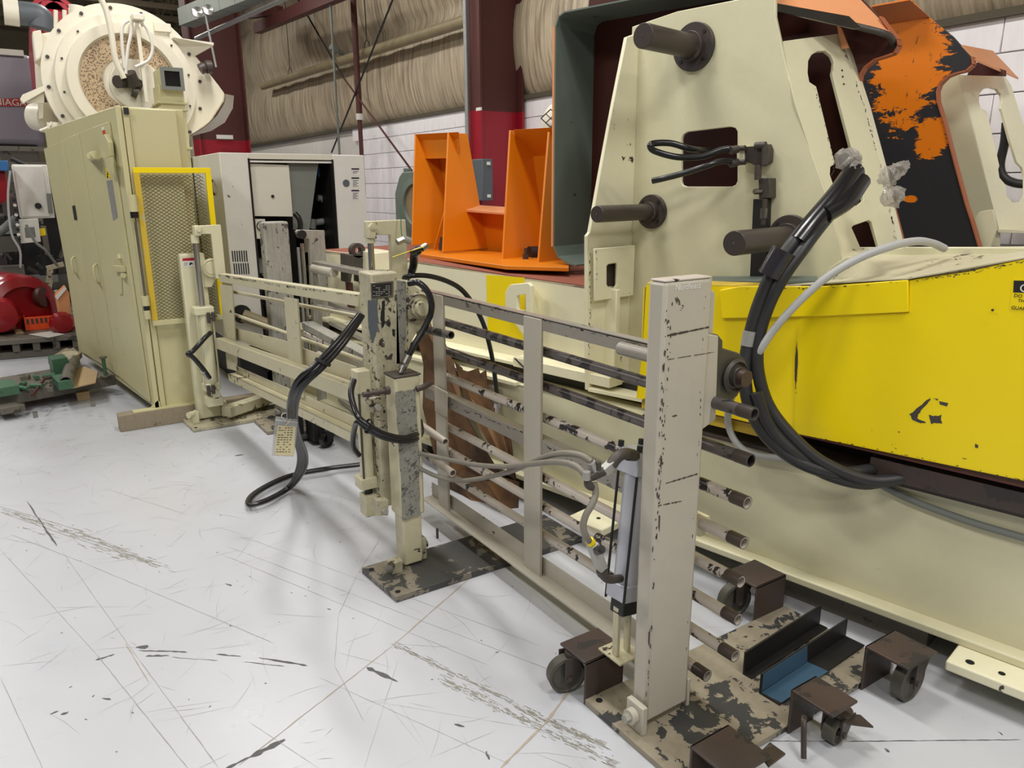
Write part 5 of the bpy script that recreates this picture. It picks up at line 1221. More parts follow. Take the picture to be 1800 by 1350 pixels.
# body parts around the disc
M().box((c.x - K(125), 8.5, 1.0), (c.x + K(120), 9.8, c.z - K(40))).build('press_body', 'press_white', PR, .02)
m = M(); m.prism(poly(onY, [(300, 50), (322, 70), (350, 105), (385, 150), (396, 165), (394, 178), (370, 215), (335, 240), (300, 250), (295, 150)], 8.3), (0, .5, 0)); m.build('side_volute', 'press_white', PR, .03)
v = M(); 
for i in range(12):
    t = i / 11
L_ = [(396, 165), (393, 182), (380, 203), (360, 222), (333, 238)]; R_ = [(410, 168), (408, 190), (394, 215), (370, 230), (333, 240)]
vs = [onY(x, y, 8.1) for x, y in L_] + [onY(x, y, 8.6) for x, y in R_]
v.add(vs + [p + V((.01, .01, 0)) for p in vs], [(i, i + 1, 6 + i, 5 + i) for i in range(4)] + [(10 + i, 15 + i, 16 + i, 11 + i) for i in range(4)], True); v.build('volute_lip', 'press_white', PR)
m = M(); m.prism(poly(onY, [(57, 55), (72, 52), (78, 100), (62, 108), (58, 70)], 8.4), (0, .2, 0)); m.prism(poly(onY, [(66, 60), (95, 55), (88, 100), (78, 150), (76, 210), (68, 210), (62, 108)], 8.5), (0, .2, 0)); m.build('left_bracket', 'press_white', PR, .01)
m = M(); m.prism(poly(onY, [(35, 174), (40, 166), (78, 150), (79, 160), (40, 182)], 8.3), (0, .1, 0)); m.prism(poly(onY, [(46, 180), (78, 162), (78, 182)], 8.35), (0, .02, 0)); m.build('arm_bracket', 'press_white', PR, .004)
m = M(); m.cyl(onY(60, 205, 8.7), onY(85, 208, 8.6), .12, .14, 24); m.cyl(onY(52, 203, 8.7), onY(60, 205, 8.7), .10, .12, 24); m.build('motor', 'press_white', PR)
m = M(); m.cyl(onY(96, 215, 8.3), onY(99, 240, 8.3), .03); m.cyl(onY(84, 215, 8.3), onY(88, 240, 8.3), .012); m.tube([onY(70, 230, 8.3), onY(84, 224, 8.3), onY(92, 215, 8.3)], .012, 8, 3); m.build('small_pipes', 'press_white', PR)
m = M(); m.cyl(onY(138, 30, 8.5), onY(138, 12, 8.5), .08); m.cyl(onY(98, 48, 8.5), onY(98, 18, 8.5), .018); m.cyl(onY(114, 40, 8.5), onY(113, 18, 8.5), .018); m.build('top_stubs', 'press_white', PR)
m = M(); m.prism(poly(onY, [(270, 38), (300, 42), (302, 57), (272, 54)], 8.2), (0, .05, 0)); m.build('junction_plate', 'press_white', PR, .005)
m = M(); m.prism([onY(304, 65, 8.2), onY(376, 75, 8.2), onY(376, 80, 8.2), onY(340, 100, 8.3), onY(318, 82, 8.3)], (0, .12, 0)); m.build('bracket_wing', 'press_white', PR, .004)
m = M(); m.cyl(onY(352, 122, 8.2), onY(360, 118, 8.2), .05); m.cyl(onY(362, 118, 8.2), onY(372, 118, 8.2), .06); m.build('pivot_boss', 'rust_steel', PR)
# curved grey duct outlet at the top left
t = thing('exhaust_elbow', 'blue grey exhaust elbow with a pale rim at the upper left', 'pipe', onY(55, 30, 9))
M().tube([onY(72, 50, 9), onY(72, 32, 9), onY(60, 26, 9), onY(30, 23, 9)], .105, 18, 6).build('elbow', 'switch_grey', t)
M().lathe(onY(33, 24, 9), onY(20, 22, 9) - onY(33, 24, 9), [(.09, 0), (.115, 0), (.115, .12), (.10, .12)], 24).build('rim', 'press_white', t)
# press behind it
RP = thing('red_press', 'dark red press frame rising behind the round clutch cover', 'press', onY(110, 150, 11.5))
M().prism(poly(onY, [(57, 18), (62, 12), (165, 18), (180, 26), (180, 150), (66, 150), (57, 70)], 11.5), (0, 1.5, 0)).build('frame', 'red_col', RP, .04)
for (x, y) in ((90, 28), (104, 30)): p = onY(x, y, 11.5); M().lathe(p, (0, -1, 0), [(.22, 0), (.22, .03), (.17, .03), (.17, -.02), (.001, -.02)], 24).build('recess_ring', 'red_col', RP)
NG = thing('lilac_press', 'grey lilac press head with a red lettered name band', 'press', onY(20, 280, 14))
a_ = onY(-160, 92, 14); a_.z = onY(20, 94, 14).z; b_ = onY(82, 266, 14)
M().box((a_.x, 14, b_.z + .1), (b_.x, 16.5, a_.z)).build('press_head', 'lilac_press', NG, .07)
M().box((a_.x, 13.95, a_.z - .03), (b_.x - .1, 14.05, a_.z + .05)).build('top_trim', 'off_white', NG)
M().prism(poly(onY, [(-70, 176), (50, 172), (54, 187), (-70, 187)], 13.99), (0, -.01, 0)).build('name_band', 'niagara_red', NG)
text('NIAGARA', .13, onY(-10, 184, 13.97), XX, ZZ, 'off_white', NG)
M().box((a_.x, 14.2, .2), (b_.x - .1, 16, b_.z + .1)).build('press_base', 'table_iron', NG, .02)
t = thing('lower_press_bed', 'dark steel bed and column below the lilac press head', 'press', onY(40, 560, 13))
M().box((-2.5, 12.6, 0), (.9, 13.2, 1.5)).build('bed', 'black', t, .02); M().box((-2.5, 12.4, 1.5), (.9, 13.1, 1.56)).build('bed_edge', 'table_iron', t)
for k in range(3): M().box((-2.5, 12.35, 1.7 + k * .2), (.9, 12.4, 1.76 + k * .2)).build('cross_bar', 'table_iron', t)
# electrical cabinet with buttons
EC = thing('electrical_cabinet', 'grey wall cabinet with round black knob left of the beige cabinet', 'cabinet', onY(55, 383, 10.4))
a_ = onY(20, 289, 10.4); b_ = onY(97, 383, 10.4)
M().box((a_.x, 10.4, b_.z), (b_.x, 10.75, a_.z)).build('box_body', 'white_cab', EC, .01)
M().box((a_.x + .02, 10.385, b_.z + .02), (b_.x - .05, 10.4, a_.z - .02)).build('door', 'white_cab', EC, .004)
p = onY(67, 362, 10.385); M().cyl(p, p + V((0, -.04, 0)), .034, seg=18).build('knob', 'black', EC)
M().prism(poly(onY, [(81, 340), (90, 340), (93, 375), (85, 375)], 10.38), (0, -.02, 0)).build('latch', 'tray_grey', EC, .003)
OP = thing('operator_panel', 'small white operator panel with a column of buttons under the grey wall cabinet', 'control panel', onY(50, 425, 10.3))
M().prism(poly(onY, [(33, 386), (67, 384), (72, 425), (37, 428)], 10.3), (0, .12, 0)).build('panel_body', 'white_cab', OP, .006)
M().prism(poly(onY, [(43, 400), (60, 399), (63, 417), (45, 418)], 10.295), (0, .004, 0)).build('display', 'tray_grey', OP)
M().prism(poly(onY, [(68, 402), (79, 401), (81, 413), (70, 415)], 10.35), (0, .02, 0)).build('yellow_plate', 'yellow', OP)
for k in range(9): p = onY(25 + k * 1.1, 352 + k * 8.6, 10.28); M().cyl(p, p + V((0, -.03, 0)), .018, seg=10).build('push_button', 'white_paint' if k % 2 else 'black', OP)
t = thing('blue_box', 'small blue box on top of the red unit at the left edge', 'box', onY(6, 300, 10)); M().prism(poly(onY, [(-20, 283), (14, 282), (16, 300), (-20, 300)], 10), (0, .3, 0)).build('box_body', 'plastic_blue', t, .01)
t = thing('red_unit', 'red machine unit under the blue box at the left edge', 'machine', onY(6, 362, 10.1)); M().prism(poly(onY, [(-30, 301), (10, 301), (19, 350), (-5, 362), (-30, 362)], 10.1), (0, .3, 0)).build('unit_body', 'red_machine', t, .02)
M().tube([onY(18, 300, 9.9), onY(14, 350, 9.9), onY(20, 410, 9.9), onY(35, 440, 9.9), onY(36, 470, 9.9)], .011, 8, 4).build('cable', 'cable_grey', None, label='thin grey cable drooping past the column of buttons', cat='cable')
M().tube([onY(46, 395, 9.8), onY(62, 425, 9.8), onY(80, 440, 9.8), onY(100, 466, 9.86)], .014, 8, 4).build('cable', 'tray_grey', None, label='grey cable running down from the operator panel to the right', cat='cable')
m = M(); m.bar(onY(82, 472, 9.9), onY(112, 464, 9.9), .05, .05); m.bar(onY(88, 474, 9.9), onY(82, 560, 9.9), .05, .06); m.build('cast_bracket', 'cream_rusty', None, label='rusty cream bracket arm beyond the red wrapped casting', cat='bracket')

# tables of castings
T2 = thing('slotted_table', 'far dark slotted iron table carrying the red castings', 'table', onZ(20, 636, 0))
a_ = onZ(-60, 640, 0); b_ = onZ(150, 622, 0)
d = b_ - a_; up_ = V((-d.y, d.x, 0)).normalized(); zt2 = .20
M().obox(a_ + ZZ * .15, d, up_ * 1.5, ZZ * .05).build('table_top', 'table_iron', T2, .006)
M().obox(a_ + ZZ * .0 + up_ * .05, d, up_ * 1.3, ZZ * .07).build('lower_slab', 'table_iron', T2, .01)
for k in range(6): M().obox(a_ + d * (.05 + k * .17) + ZZ * .07 + up_ * .03, d * .06, up_ * 1.2, ZZ * .08).build('support_rib', 'table_iron', T2)
def L3(x, y, yy): return onY(x, y, yy)
def yat(px, py, z=.20): return onZ(px, py, z).y
yb_ = yat(40, 580) + .1
RC = thing('red_casting', 'glossy dark red half-round casting wrapped in clear film', 'casting', onZ(45, 580, zt2))
cc = L3(28, 543, yb_ + .15)
M().lathe(cc, (.35, -1, 0), [(.001, -.4), (.34, -.4), (.37, -.3), (.37, .16), (.34, .22), (.25, .25), (.24, .20), (.001, .19)], 40).build('round_body', 'red_machine', RC)
M().lathe(L3(68, 522, yb_), (.8, -.6, 0), [(.001, 0), (.10, 0), (.11, .03), (.10, .06), (.001, .06)], 20).build('side_port', 'orange_dark', RC)
M().obox(V((cc.x - .3, cc.y - .15, zt2)), XX * .75, YY * .4, ZZ * (cc.z - zt2 - .1)).build('base_body', 'red_machine', RC, .02)
M().prism(poly(onY, [(30, 487), (38, 486), (57, 491), (56, 494), (40, 491)], yb_), (0, .1, 0)).build('foam_strip', 'white_paint', RC)
q = onZ(4, 588, zt2)
t = thing('red_casting', 'smaller wrapped red casting at the left edge of the far table', 'casting', q); M().lathe(q + ZZ * .19, (.1, -1, 0), [(.001, -.2), (.17, -.2), (.19, 0), (.15, .1), (.001, .12)], 28).build('round_body', 'red_machine', t)
yq = yat(110, 580)
t = thing('red_casting', 'dusty pink triangular casting against the beige cabinet edge', 'casting', L3(110, 580, yq)); M().prism(poly(onY, [(98, 523), (116, 505), (122, 515), (128, 579), (100, 580), (104, 555)], yq), (0, .3, 0)).build('body', 'orange_dust', t, .01)
M().prism(poly(onY, [(97, 522), (114, 505), (117, 508), (101, 527)], yq - .02), (0, .03, 0)).build('machined_edge', 'white_paint', t)
q = onZ(112, 584, zt2)
t = thing('red_casting', 'dark red wrapped part low behind the orange crate', 'casting', q); M().lathe(q + ZZ * .09, (.1, -1, .1), [(.001, -.06), (.10, -.06), (.12, 0), (.09, .06), (.001, .07)], 14).build('body', 'red_machine', t)
yc = yat(70, 580)
CR = thing('crate', 'bright orange red open plastic crate on the far table', 'crate', L3(72, 580, yc))
a_ = L3(45, 580, yc); a_.z = zt2 + .002; b_ = L3(97, 554, yc); h_ = b_.z - a_.z
m = M(); m.box((a_.x, yc, a_.z), (b_.x, yc + .012, b_.z)); m.box((a_.x, yc + .3, a_.z), (b_.x, yc + .312, b_.z)); m.box((a_.x, yc + .012, a_.z), (a_.x + .012, yc + .3, b_.z)); m.box((b_.x - .012, yc + .012, a_.z), (b_.x, yc + .3, b_.z)); m.box((a_.x + .012, yc + .012, a_.z), (b_.x - .012, yc + .3, a_.z + .01)); m.build('crate_body', 'orange_red', CR, .003)
for k in range(8): M().box((a_.x + .02 + k * .04, yc - .004, a_.z + h_ * .5), (a_.x + .042 + k * .04, yc, a_.z + h_ * .88)).build('side_slot', 'rust_steel', CR)
M().prism([onZ(50, 588, zt2 + .004), onZ(88, 583, zt2 + .004), onZ(114, 588, zt2 + .004), onZ(85, 594, zt2 + .004)], ZZ * .004).build('paper_sheet', 'paper', None, label='creased grey paper sheet lying before the orange crate', cat='paper')
M().prism([onZ(24, 580, zt2 + .004), onZ(38, 579, zt2 + .004), onZ(42, 586, zt2 + .004), onZ(28, 587, zt2 + .004)], ZZ * .004).build('paper_sheet', 'ply', None, label='small cream card lying at the left on the far table', cat='paper')
q = onZ(84, 572, zt2); t = thing('pipe_fittings', 'cluster of rusty cream pipe fittings behind the red casting', 'fittings', q)
random.seed(9)
for k in range(9): p = L3(80 + random.uniform(-4, 16), 522 + random.uniform(-6, 10), q.y + .25); M().cyl(p, p + V((.05, -.03, .02)), .035, seg=10).build('fitting', 'cream_rusty', t)
M().cyl(V((q.x, q.y + .25, zt2)), L3(86, 530, q.y + .25), .03).build('stem', 'rust_steel', t)
# dark clutter of machine parts beyond
random.seed(21)
JK = thing('machine_innards', 'dark tangle of machine parts and rods below the lilac press head', 'machine part', onY(50, 480, 11.6))
for k in range(46):
    x, y = random.uniform(-20, 135), random.uniform(296, 520)
    p = onY(x, y, random.uniform(10.9, 12.2)); sg = random.random(); m = M()
    if sg < .4: m.obox(p, V((random.uniform(.1, .45), 0, 0)), V((0, .2, 0)), V((0, 0, random.uniform(.05, .35))))
    elif sg < .7: m.cyl(p, p + V((random.uniform(-.4, .4), .05, random.uniform(-.5, .2))), random.uniform(.015, .05), seg=10)
    else: m.obox(p, V((.06, 0, 0)), V((0, .1, 0)), V((0, 0, random.uniform(.2, .7))))
    m.build('innard_part', random.choice(['fitting_dark', 'black', 'table_iron', 'bearing_dark', 'rust_steel', 'tray_grey']), JK)
# near low table
T1 = thing('low_table', 'low grey steel plate table with scrap parts at the left edge', 'table', onZ(100, 715, 0))
a_ = onZ(-80, 748, 0); b_ = onZ(207, 691, 0); d = b_ - a_; up_ = V((-d.y, d.x, 0)).normalized(); zt1 = .155
M().prism([a_ + ZZ * .07, b_ + ZZ * .07, b_ + ZZ * .07 + up_ * .62 - d.normalized() * .12, a_ + ZZ * .07 + up_ * .62], ZZ * .085).build('table_slab', 'table_iron', T1, .004)
for k, (x, y) in enumerate(((137, 708), (20, 722))): p = onZ(x, y, 0); M().box((p.x, p.y + .04, 0), (p.x + .09, p.y + .2, .07)).build('wood_block', 'ply', T1, .003)
for x in (62, 163): p = onZ(x, 0 + 728 - (x - 62) * .19, .1) + up_ * 0; M().box((p.x - .015, p.y - .03, .08), (p.x + .015, p.y, .12)).build('bolt', 'steel', T1)
def G1z(x, y, z=zt1): return onZ(x, y, z)
def gbox(label, c, a, b, h, mat='green', cat='box', nm='box'):
    return M().obox(V(c), V(a), V(b), ZZ * h).build(nm, mat, None, .004, label=label, cat=cat)
p = G1z(-34, 704); gbox('large dull green steel box lying at the left edge', p, (.24, .04, 0), (-.04, .24, 0), .07)
p = G1z(104, 687); gbox('upright dull green block leaning beside the grey pipe', p, (.10, .02, 0), (-.03, .26, 0), .07, nm='block', cat='block')
p = G1z(96, 662); gbox('dark green cap block standing behind the grey pipe', p, (.11, .02, 0), (-.02, .18, 0), .14, nm='block', cat='block')
a_ = G1z(118, 684) + ZZ * .05; b_ = G1z(131, 640) + ZZ * .05
M().pipe(a_, b_, .048, .008, 20).build('steel_pipe', 'table_iron', None, label='short thick grey pipe lying on the low table', cat='pipe')
M().prism([G1z(128, 683), G1z(168, 674), G1z(172, 655), G1z(148, 645), G1z(134, 652)], ZZ * .008).build('plywood_sheet', 'ply', None, label='piece of bare plywood on the low table', cat='plywood')
t = thing('threaded_spindle', 'small upright green spindle on a round foot near the cabinet', 'spindle', G1z(186, 662)); q = G1z(186, 662)
M().cyl(q, q + ZZ * .012, .04).build('foot', 'table_iron', t); M().cyl(q + ZZ * .012, q + ZZ * .16, .014, seg=10).build('stem', 'green', t); M().cyl(q + ZZ * .15, q + ZZ * .165, .028, seg=12).build('head', 'table_iron', t)
m = M(); m.prism([G1z(118, 655), G1z(142, 642), G1z(133, 630), G1z(112, 640)], ZZ * .10); m.build('folded_bracket', 'cream_rusty', None, .004, label='bent pale bracket lying behind the grey pipe', cat='bracket')
m = M(); m.prism([onZ(85, 640, .1), onZ(130, 645, .1), onZ(145, 628, .1), onZ(118, 620, .1)], ZZ * .05); m.build('beige_channel', 'wood_beam', None, .004, label='beige channel end lying at the foot of the beige cabinet', cat='channel')
random.seed(5)
for k in range(14):
    x, y = random.uniform(38, 98), random.uniform(662, 690); q = G1z(x, y); an = random.uniform(0, 3.14)
    dv = V((math.cos(an), math.sin(an), 0)); m = M(); L_ = random.uniform(.02, .06)
    if k % 3 == 0: m.cyl(q + ZZ * .02, q + ZZ * .02 + dv * L_ * 1.6, .018, seg=10)
    elif k % 3 == 1: m.obox(q, dv * L_, dv.cross(ZZ) * .03, ZZ * .03)
    else: m.lathe(q, ZZ, [(.012, 0), (.028, 0), (.028, .02), (.012, .02), (.012, 0)], 12)
    m.build('scrap_part', ('green', 'table_iron', 'fitting_dark')[k % 3], None, .001, label=('short green round bar among the scrap on the low table', 'small grey square offcut among the scrap on the low table', 'small dark ring among the scrap on the low table')[k % 3], cat='metal part', group=('green round bars in the scrap', 'grey square offcuts in the scrap', 'dark rings in the scrap')[k % 3])
m = M(); m.cyl(G1z(57, 698) + ZZ * .012, G1z(80, 672) + ZZ * .03, .010, seg=10); m.build('rusty_rod', 'orange_dark', None, label='short rusty rod lying among scrap on the low table', cat='rod')
m = M(); a_ = onZ(2, 730, .05); m.obox(a_, V((.12, .02, 0)), V((-.03, .16, 0)), ZZ * .05); m.obox(onZ(26, 727, .04), V((.07, .03, 0)), V((-.03, .07, 0)), ZZ * .05); m.build('corner_bracket', 'table_iron', None, .004, label='pale bent bracket at the lower left edge of the low table', cat='bracket')

# ================================================================ white machine cabinet (far centre)
WC = thing('machine_cabinet', 'large off white open machine cabinet with vents behind the far posts', 'cabinet', (2.0, 6.5, 0))
yw = 6.3
def w(x, y, off=0): return onY(x, y, yw + off)
xa = w(385, 400).x; xb = w(430, 300).x
l0 = w(385, 268); zt_ = l0.z
X1 = w(585, 280).x; X2 = w(640, 280).x; X0 = l0.x; Xp = w(430, 270).x + .03
M().box((X0 + .01, yw + .03, 0), (X2 - .01, yw + 1.1, .34)).build('base_shade', 'black', WC)  # black block stands in for the shade beneath the raised front panel
M().box((X0, yw, .34), (Xp, yw + .02, zt_)).build('left_front_panel', 'white_cab', WC, .004)
M().box((X0 - .0, yw + .02, .34), (X0 + .02, yw + 1.3, zt_)).build('left_side_panel', 'white_cab', WC, .004)
M().box((X1, yw, .06), (X2, yw + .9, zt_ - .0)).build('right_pillar', 'white_cab', WC, .006)
M().box((Xp, yw, zt_ - .045), (X1, yw + .04, zt_)).build('top_bar', 'off_white', WC, .003)
M().box((Xp, yw + .01, zt_ - .07), (X1, yw + .03, zt_ - .055)).build('edge_trim', 'caulk', WC)
M().box((X0 + .02, yw + .02, zt_ - .02), (X2, yw + 1.2, zt_)).build('roof_panel', 'white_cab', WC)
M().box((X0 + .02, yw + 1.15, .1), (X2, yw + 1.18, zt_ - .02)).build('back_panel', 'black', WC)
M().box((Xp, yw + .03, .0), (X1, yw + 1.1, .12)).build('bottom_shade', 'black', WC)  # black box added as the shadow low inside the cabinet
M().box((Xp - .012, yw - .004, .1), (Xp + .004, yw + .02, zt_ - .04)).build('black_seal', 'rubber', WC)
M().box((X1 - .01, yw - .004, .1), (X1 + .004, yw + .02, zt_ - .04)).build('black_seal', 'rubber', WC)
M().box((X1 - .014, yw + .025, .1), (X1 - .002, yw + 1.1, zt_ - .06)).build('interior_shade', 'black', WC)  # added black sheets, both sides: the shade of the open interior as colour
M().box((Xp - .01, yw + .025, .1), (Xp + .002, yw + 1.1, zt_ - .06)).build('interior_shade', 'black', WC)
# vents
vp = M()
for r_ in range(2):
    for k in range(7):
        x0_ = 407 + k * 4.1 + r_ * 3; y0_ = 441 + r_ * 22
        M().prism([w(x0_, y0_ - k * .1), w(x0_ + 2.1, y0_ - k * .1), w(x0_ + 3.9, y0_ + 19), w(x0_ + 1.9, y0_ + 19)], (0, -.003, 0)).build('vent_slot', 'black', WC)
M().prism([w(408, 534), w(432, 536), w(433, 540), w(409, 539)], (0, -.006, 0)).build('small_latch', 'off_white', WC)
m = M(); m.cyl(w(425, 552), w(425, 552, -.03), .075, seg=24); m.build('port_ring', 'rubber', WC)
M().cyl(w(428, 555, -.02), w(476, 572, -.12), .055, .045, 22).build('port_pipe', 'tan_pipe', WC)
m = M(); m.tube([onX(373, 317, X0 - .003), onX(371, 322, X0 - .03), onX(373, 335, X0 - .03), onX(376, 342, X0 - .003)], .008, 8, 3); m.build('side_handle', 'black', WC)
# inner door, hopper plate
dr = M().prism([w(439, 287, .04), w(508, 290, .04), w(515, 381, .04), w(447, 380, .04)], (0, .02, 0)).build('inner_door', 'off_white', WC, .004)
p = w(479, 345, .04); M().cyl(p, p + V((0, -.012, 0)), .012, seg=14).build('door_lock', 'black', dr)
M().prism([w(495, 280, .07), w(561, 281, .07), w(558, 300, .07), w(544, 404, .07), w(516, 404, .07), w(508, 290, .07)], (0, .01, 0)).build('hopper_plate', 'tray_grey', WC, .002)
gp = M().prism([w(447, 385, .02), w(466, 385, .02), w(470, 420, .02), w(450, 420, .02)], (0, .02, 0)).build('gauge_plate', 'off_white', WC, .004)
p = w(459, 397, .02); M().lathe(p, (0, -1, 0), [(.001, .004), (.031, .004), (.031, .014), (.038, .014), (.038, 0)], 24).build('gauge', 'off_white', gp)
M().lathe(p, (0, -1, 0), [(.032, .0145), (.039, .0145), (.039, .010)], 24).build('gauge_rim', 'black', gp)
m = M(); m.bar(p + V((-.008, -.006, .008)), p + V((.014, -.006, -.010)), .004, .002); m.build('gauge_needle', 'black', gp)
# right pillar stickers
RX = lambda x, y: onY(x, y, yw - .001)
for (y0_, hh, nm) in ((295, 13, 'warning label'), (311, 19, 'warning label'), (333, 20, 'warning label')):
    s_ = M().prism([RX(617, y0_), RX(631, y0_), RX(633.5, y0_ + hh), RX(619.5, y0_ + hh)], (0, -.001, 0)).build('label_sticker', 'sticker_white', WC)
    M().prism([onY(617.5, y0_ + .6, yw - .0025), onY(631, y0_ + .6, yw - .0025), onY(631.5, y0_ + 3.6, yw - .0025), onY(618, y0_ + 3.6, yw - .0025)], (0, -.0005, 0)).build('label_header', 'ink', s_)
    m = M()
    for k in range(int((hh - 7) / 2.4)): m.prism([onY(620, y0_ + 6 + k * 2.4, yw - .0025), onY(630 - (k % 2) * 3, y0_ + 6 + k * 2.4, yw - .0025), onY(630 - (k % 2) * 3, y0_ + 7 + k * 2.4, yw - .0025), onY(620.2, y0_ + 7 + k * 2.4, yw - .0025)], (0, -.0004, 0))
    m.build('label_print', 'ink', s_)
p = RX(608.5, 322); M().cyl(p, p + V((0, -.004, 0)), .030, seg=24).build('round_hole', 'switch_grey', WC)
# innards
IN = WC
m = M(); m.cyl(w(560, 303, .35), w(578, 301, .3), .055, seg=20); m.build('blue_motor', 'plastic_blue', IN); M().cyl(w(578, 301, .3), w(585, 300, .3), .05, seg=20).build('motor_end', 'zinc', IN)
M().tube([w(558, 348, .3), w(567, 350, .3), w(577, 365, .3), w(588, 376, .3), w(584, 386, .3), w(562, 390, .3), w(550, 392, .3)], .028, 12, 4).build('bent_pipe', 'tray_grey', IN)
m = M(); m.cyl(w(550, 385, .25), w(548, 402, .25), .035); m.cyl(w(552, 412, .3), w(592, 408, .3), .03); m.build('elbow_fittings', 'tray_grey', IN)
M().tube([w(518, 375, -.02), w(526, 385, -.04), w(528, 400, -.04), w(524, 412, -.02)], .022, 10, 5).build('corrugated_hose', 'rubber', IN)
M().box((X1 - .35, yw + .5, 1.55), (X1 - .02, yw + .8, 1.85)).build('upper_bracket', 'rust_steel', IN)
random.seed(3)
for k in range(26):
    x, y = random.uniform(455, 585), random.uniform(430, 640); 
    if 476 < x < 525 and y < 560: continue
    p = w(x, y, random.uniform(.25, .7)); m = M(); dv = V((random.uniform(-1, 1), random.uniform(-.3, .3), random.uniform(-1, 1))).normalized()
    if k % 2: m.cyl(p, p + dv * random.uniform(.06, .22), random.uniform(.012, .035), seg=10)
    else: m.obox(p, V((.09, 0, 0)), V((0, .06, 0)), V((0, 0, random.uniform(.04, .12))))
    m.build('pump_part', random.choice(['fitting_dark', 'table_iron', 'black', 'steel', 'tray_grey', 'rust_steel']), IN)
m = M(); m.cyl(w(470, 480, .3), w(470, 478, .2), .05); m.prism([w(455, 455, .2), w(468, 455, .2), w(468, 480, .2), w(455, 480, .2)], (0, .1, 0)); m.build('pump_housing', 'tray_grey', IN)
m = M(); m.tube([w(520, 590, -.3), w(545, 600, -.3), w(556, 630, -.3)], .02, 10, 5); m.build('pale_hose', 'caulk', IN)
# olive clevis with ring on a stand in front of the pillar
OC = thing('roller_clevis', 'dark olive clevis with a steel ring in front of the white pillar', 'bracket', onY(620, 500, 4.6))
m = M(); m.prism(poly(onY, [(610, 447), (645, 449), (645, 497), (634, 497), (634, 480), (620, 478), (617, 497), (611, 497)], 4.6), (0, .12, 0)); m.build('clevis_body', 'fitting_dark', OC, .004)
c = onY(628, 440, 4.62); M().lathe(c + V((0, .04, 0)), (0, -1, 0), [(.022, 0), (.045, 0), (.047, .06), (.022, .06), (.022, 0)], 24).build('ring', 'bare_steel', OC)
M().prism(poly(onY, [(613, 497), (620, 497), (626, 560), (618, 560)], 4.62), (0, .06, 0)).build('red_leg', 'orange_dark', OC)
t = thing('machine_block', 'small cream block end seen through the hooked lifting arm', 'machine part', onY(675, 470, 4.4)); M().prism(poly(onY, [(660, 445), (684, 442), (700, 443), (700, 470), (660, 480)], 4.4), (0, .3, 0)).build('block', 'cream', t, .004)
# ================================================================ hoses and small things
def hose(pts, r, mat, label, cat='hose', name='hose', parent=None, seg=10, sub=6, group=None):
    return M().tube(pts, r, seg, sub).build(name, mat, parent, label=label, cat=cat, group=group)
# thick black hoses in front of the yellow guard
def h(x, y, n): return onN(x, y, n)
hb = [
 ([h(1500, 296, .12), h(1478, 330, .0), h(1440, 370, -.12), h(1395, 425, -.24), h(1358, 480, -.30), h(1332, 540, -.32), h(1316, 600, -.34), h(1309, 655, -.36), h(1318, 715, -.36), h(1350, 770, -.34), h(1405, 812, -.30), h(1470, 832, -.22), h(1530, 826, -.10), h(1575, 812, .06)], .0225, 'leftmost thick black hose looping low, its bare silver ferrule over the guard'),
 ([h(1507, 310, .10), h(1490, 345, .0), h(1452, 385, -.12), h(1410, 440, -.24), h(1372, 495, -.30), h(1348, 545, -.31), h(1333, 600, -.33), h(1333, 655, -.34), h(1352, 715, -.33), h(1395, 770, -.30), h(1450, 815, -.25), h(1530, 845, -.16), h(1600, 838, -.06), h(1640, 824, .06)], .0215, 'right thick black hose making the widest loop under the guard'),
 ([h(1330, 690, -.37), h(1352, 748, -.35), h(1395, 795, -.31), h(1450, 832, -.24), h(1520, 850, -.16), h(1570, 838, -.06), h(1595, 822, .06)], .0215, 'short black hose running along the bottom of the big loop')]
for k, (p, r_, l_) in enumerate(hb): hose(p, r_, 'hose_big', l_, name='hydraulic_hose', seg=14)
M().tube([h(1502, 300, .06), h(1470, 345, -.06), h(1428, 395, -.17), h(1402, 428, -.23)], .036, 12, 5).build('tape_wrap', 'rubber', None, label='black taped wrapping round the upper hose bundle', cat='tape')
M().tube([h(1515, 318, .06), h(1490, 352, -.05), h(1450, 378, -.14)], .030, 12, 5).build('tape_wrap', 'rubber', None, label='second shorter taped roll at the top of the hose bundle', cat='tape')
M().tube([h(1378, 440, -.29), h(1366, 461, -.30), h(1353, 485, -.31)], .041, 16, 4).build('tape_wrap', 'tape', None, label='shiny tape band binding the thick hoses together', cat='tape')
M().cyl(h(1319, 582, -.338), h(1314, 608, -.344), .0245, seg=20).build('hose_ferrule', 'zinc', None, label='bare silver ferrule on the leftmost thick hose', cat='ferrule')
def film(pts, label, r=.05):
    m = M(); m.tube(pts, lambda t: r * (1 - .55 * abs(t - .4) * 1.6) * (1 + .18 * math.sin(t * 40)), 12, 6)
    for i, v in enumerate(m.v): m.v[i] = v + V((random.uniform(-1, 1), random.uniform(-1, 1), random.uniform(-1, 1))) * .007
    m.sm = [False] * len(m.sm)
    return m.build('plastic_wrap', 'poly_film', None, label=label, cat='plastic wrap')
film([h(1480, 275, .10), h(1493, 283, .06), h(1505, 300, .04)], 'clear plastic wrapped over the end of the hose bundle', .038)
film([h(1552, 318, .30), h(1568, 305, .28), h(1592, 290, .26)], 'crinkled clear plastic bag sticking out over the dark plate, upper one', .034)
film([h(1558, 350, .30), h(1570, 345, .28), h(1582, 338, .26)], 'crinkled clear plastic bag beside the keyhole frame, lower one', .038)
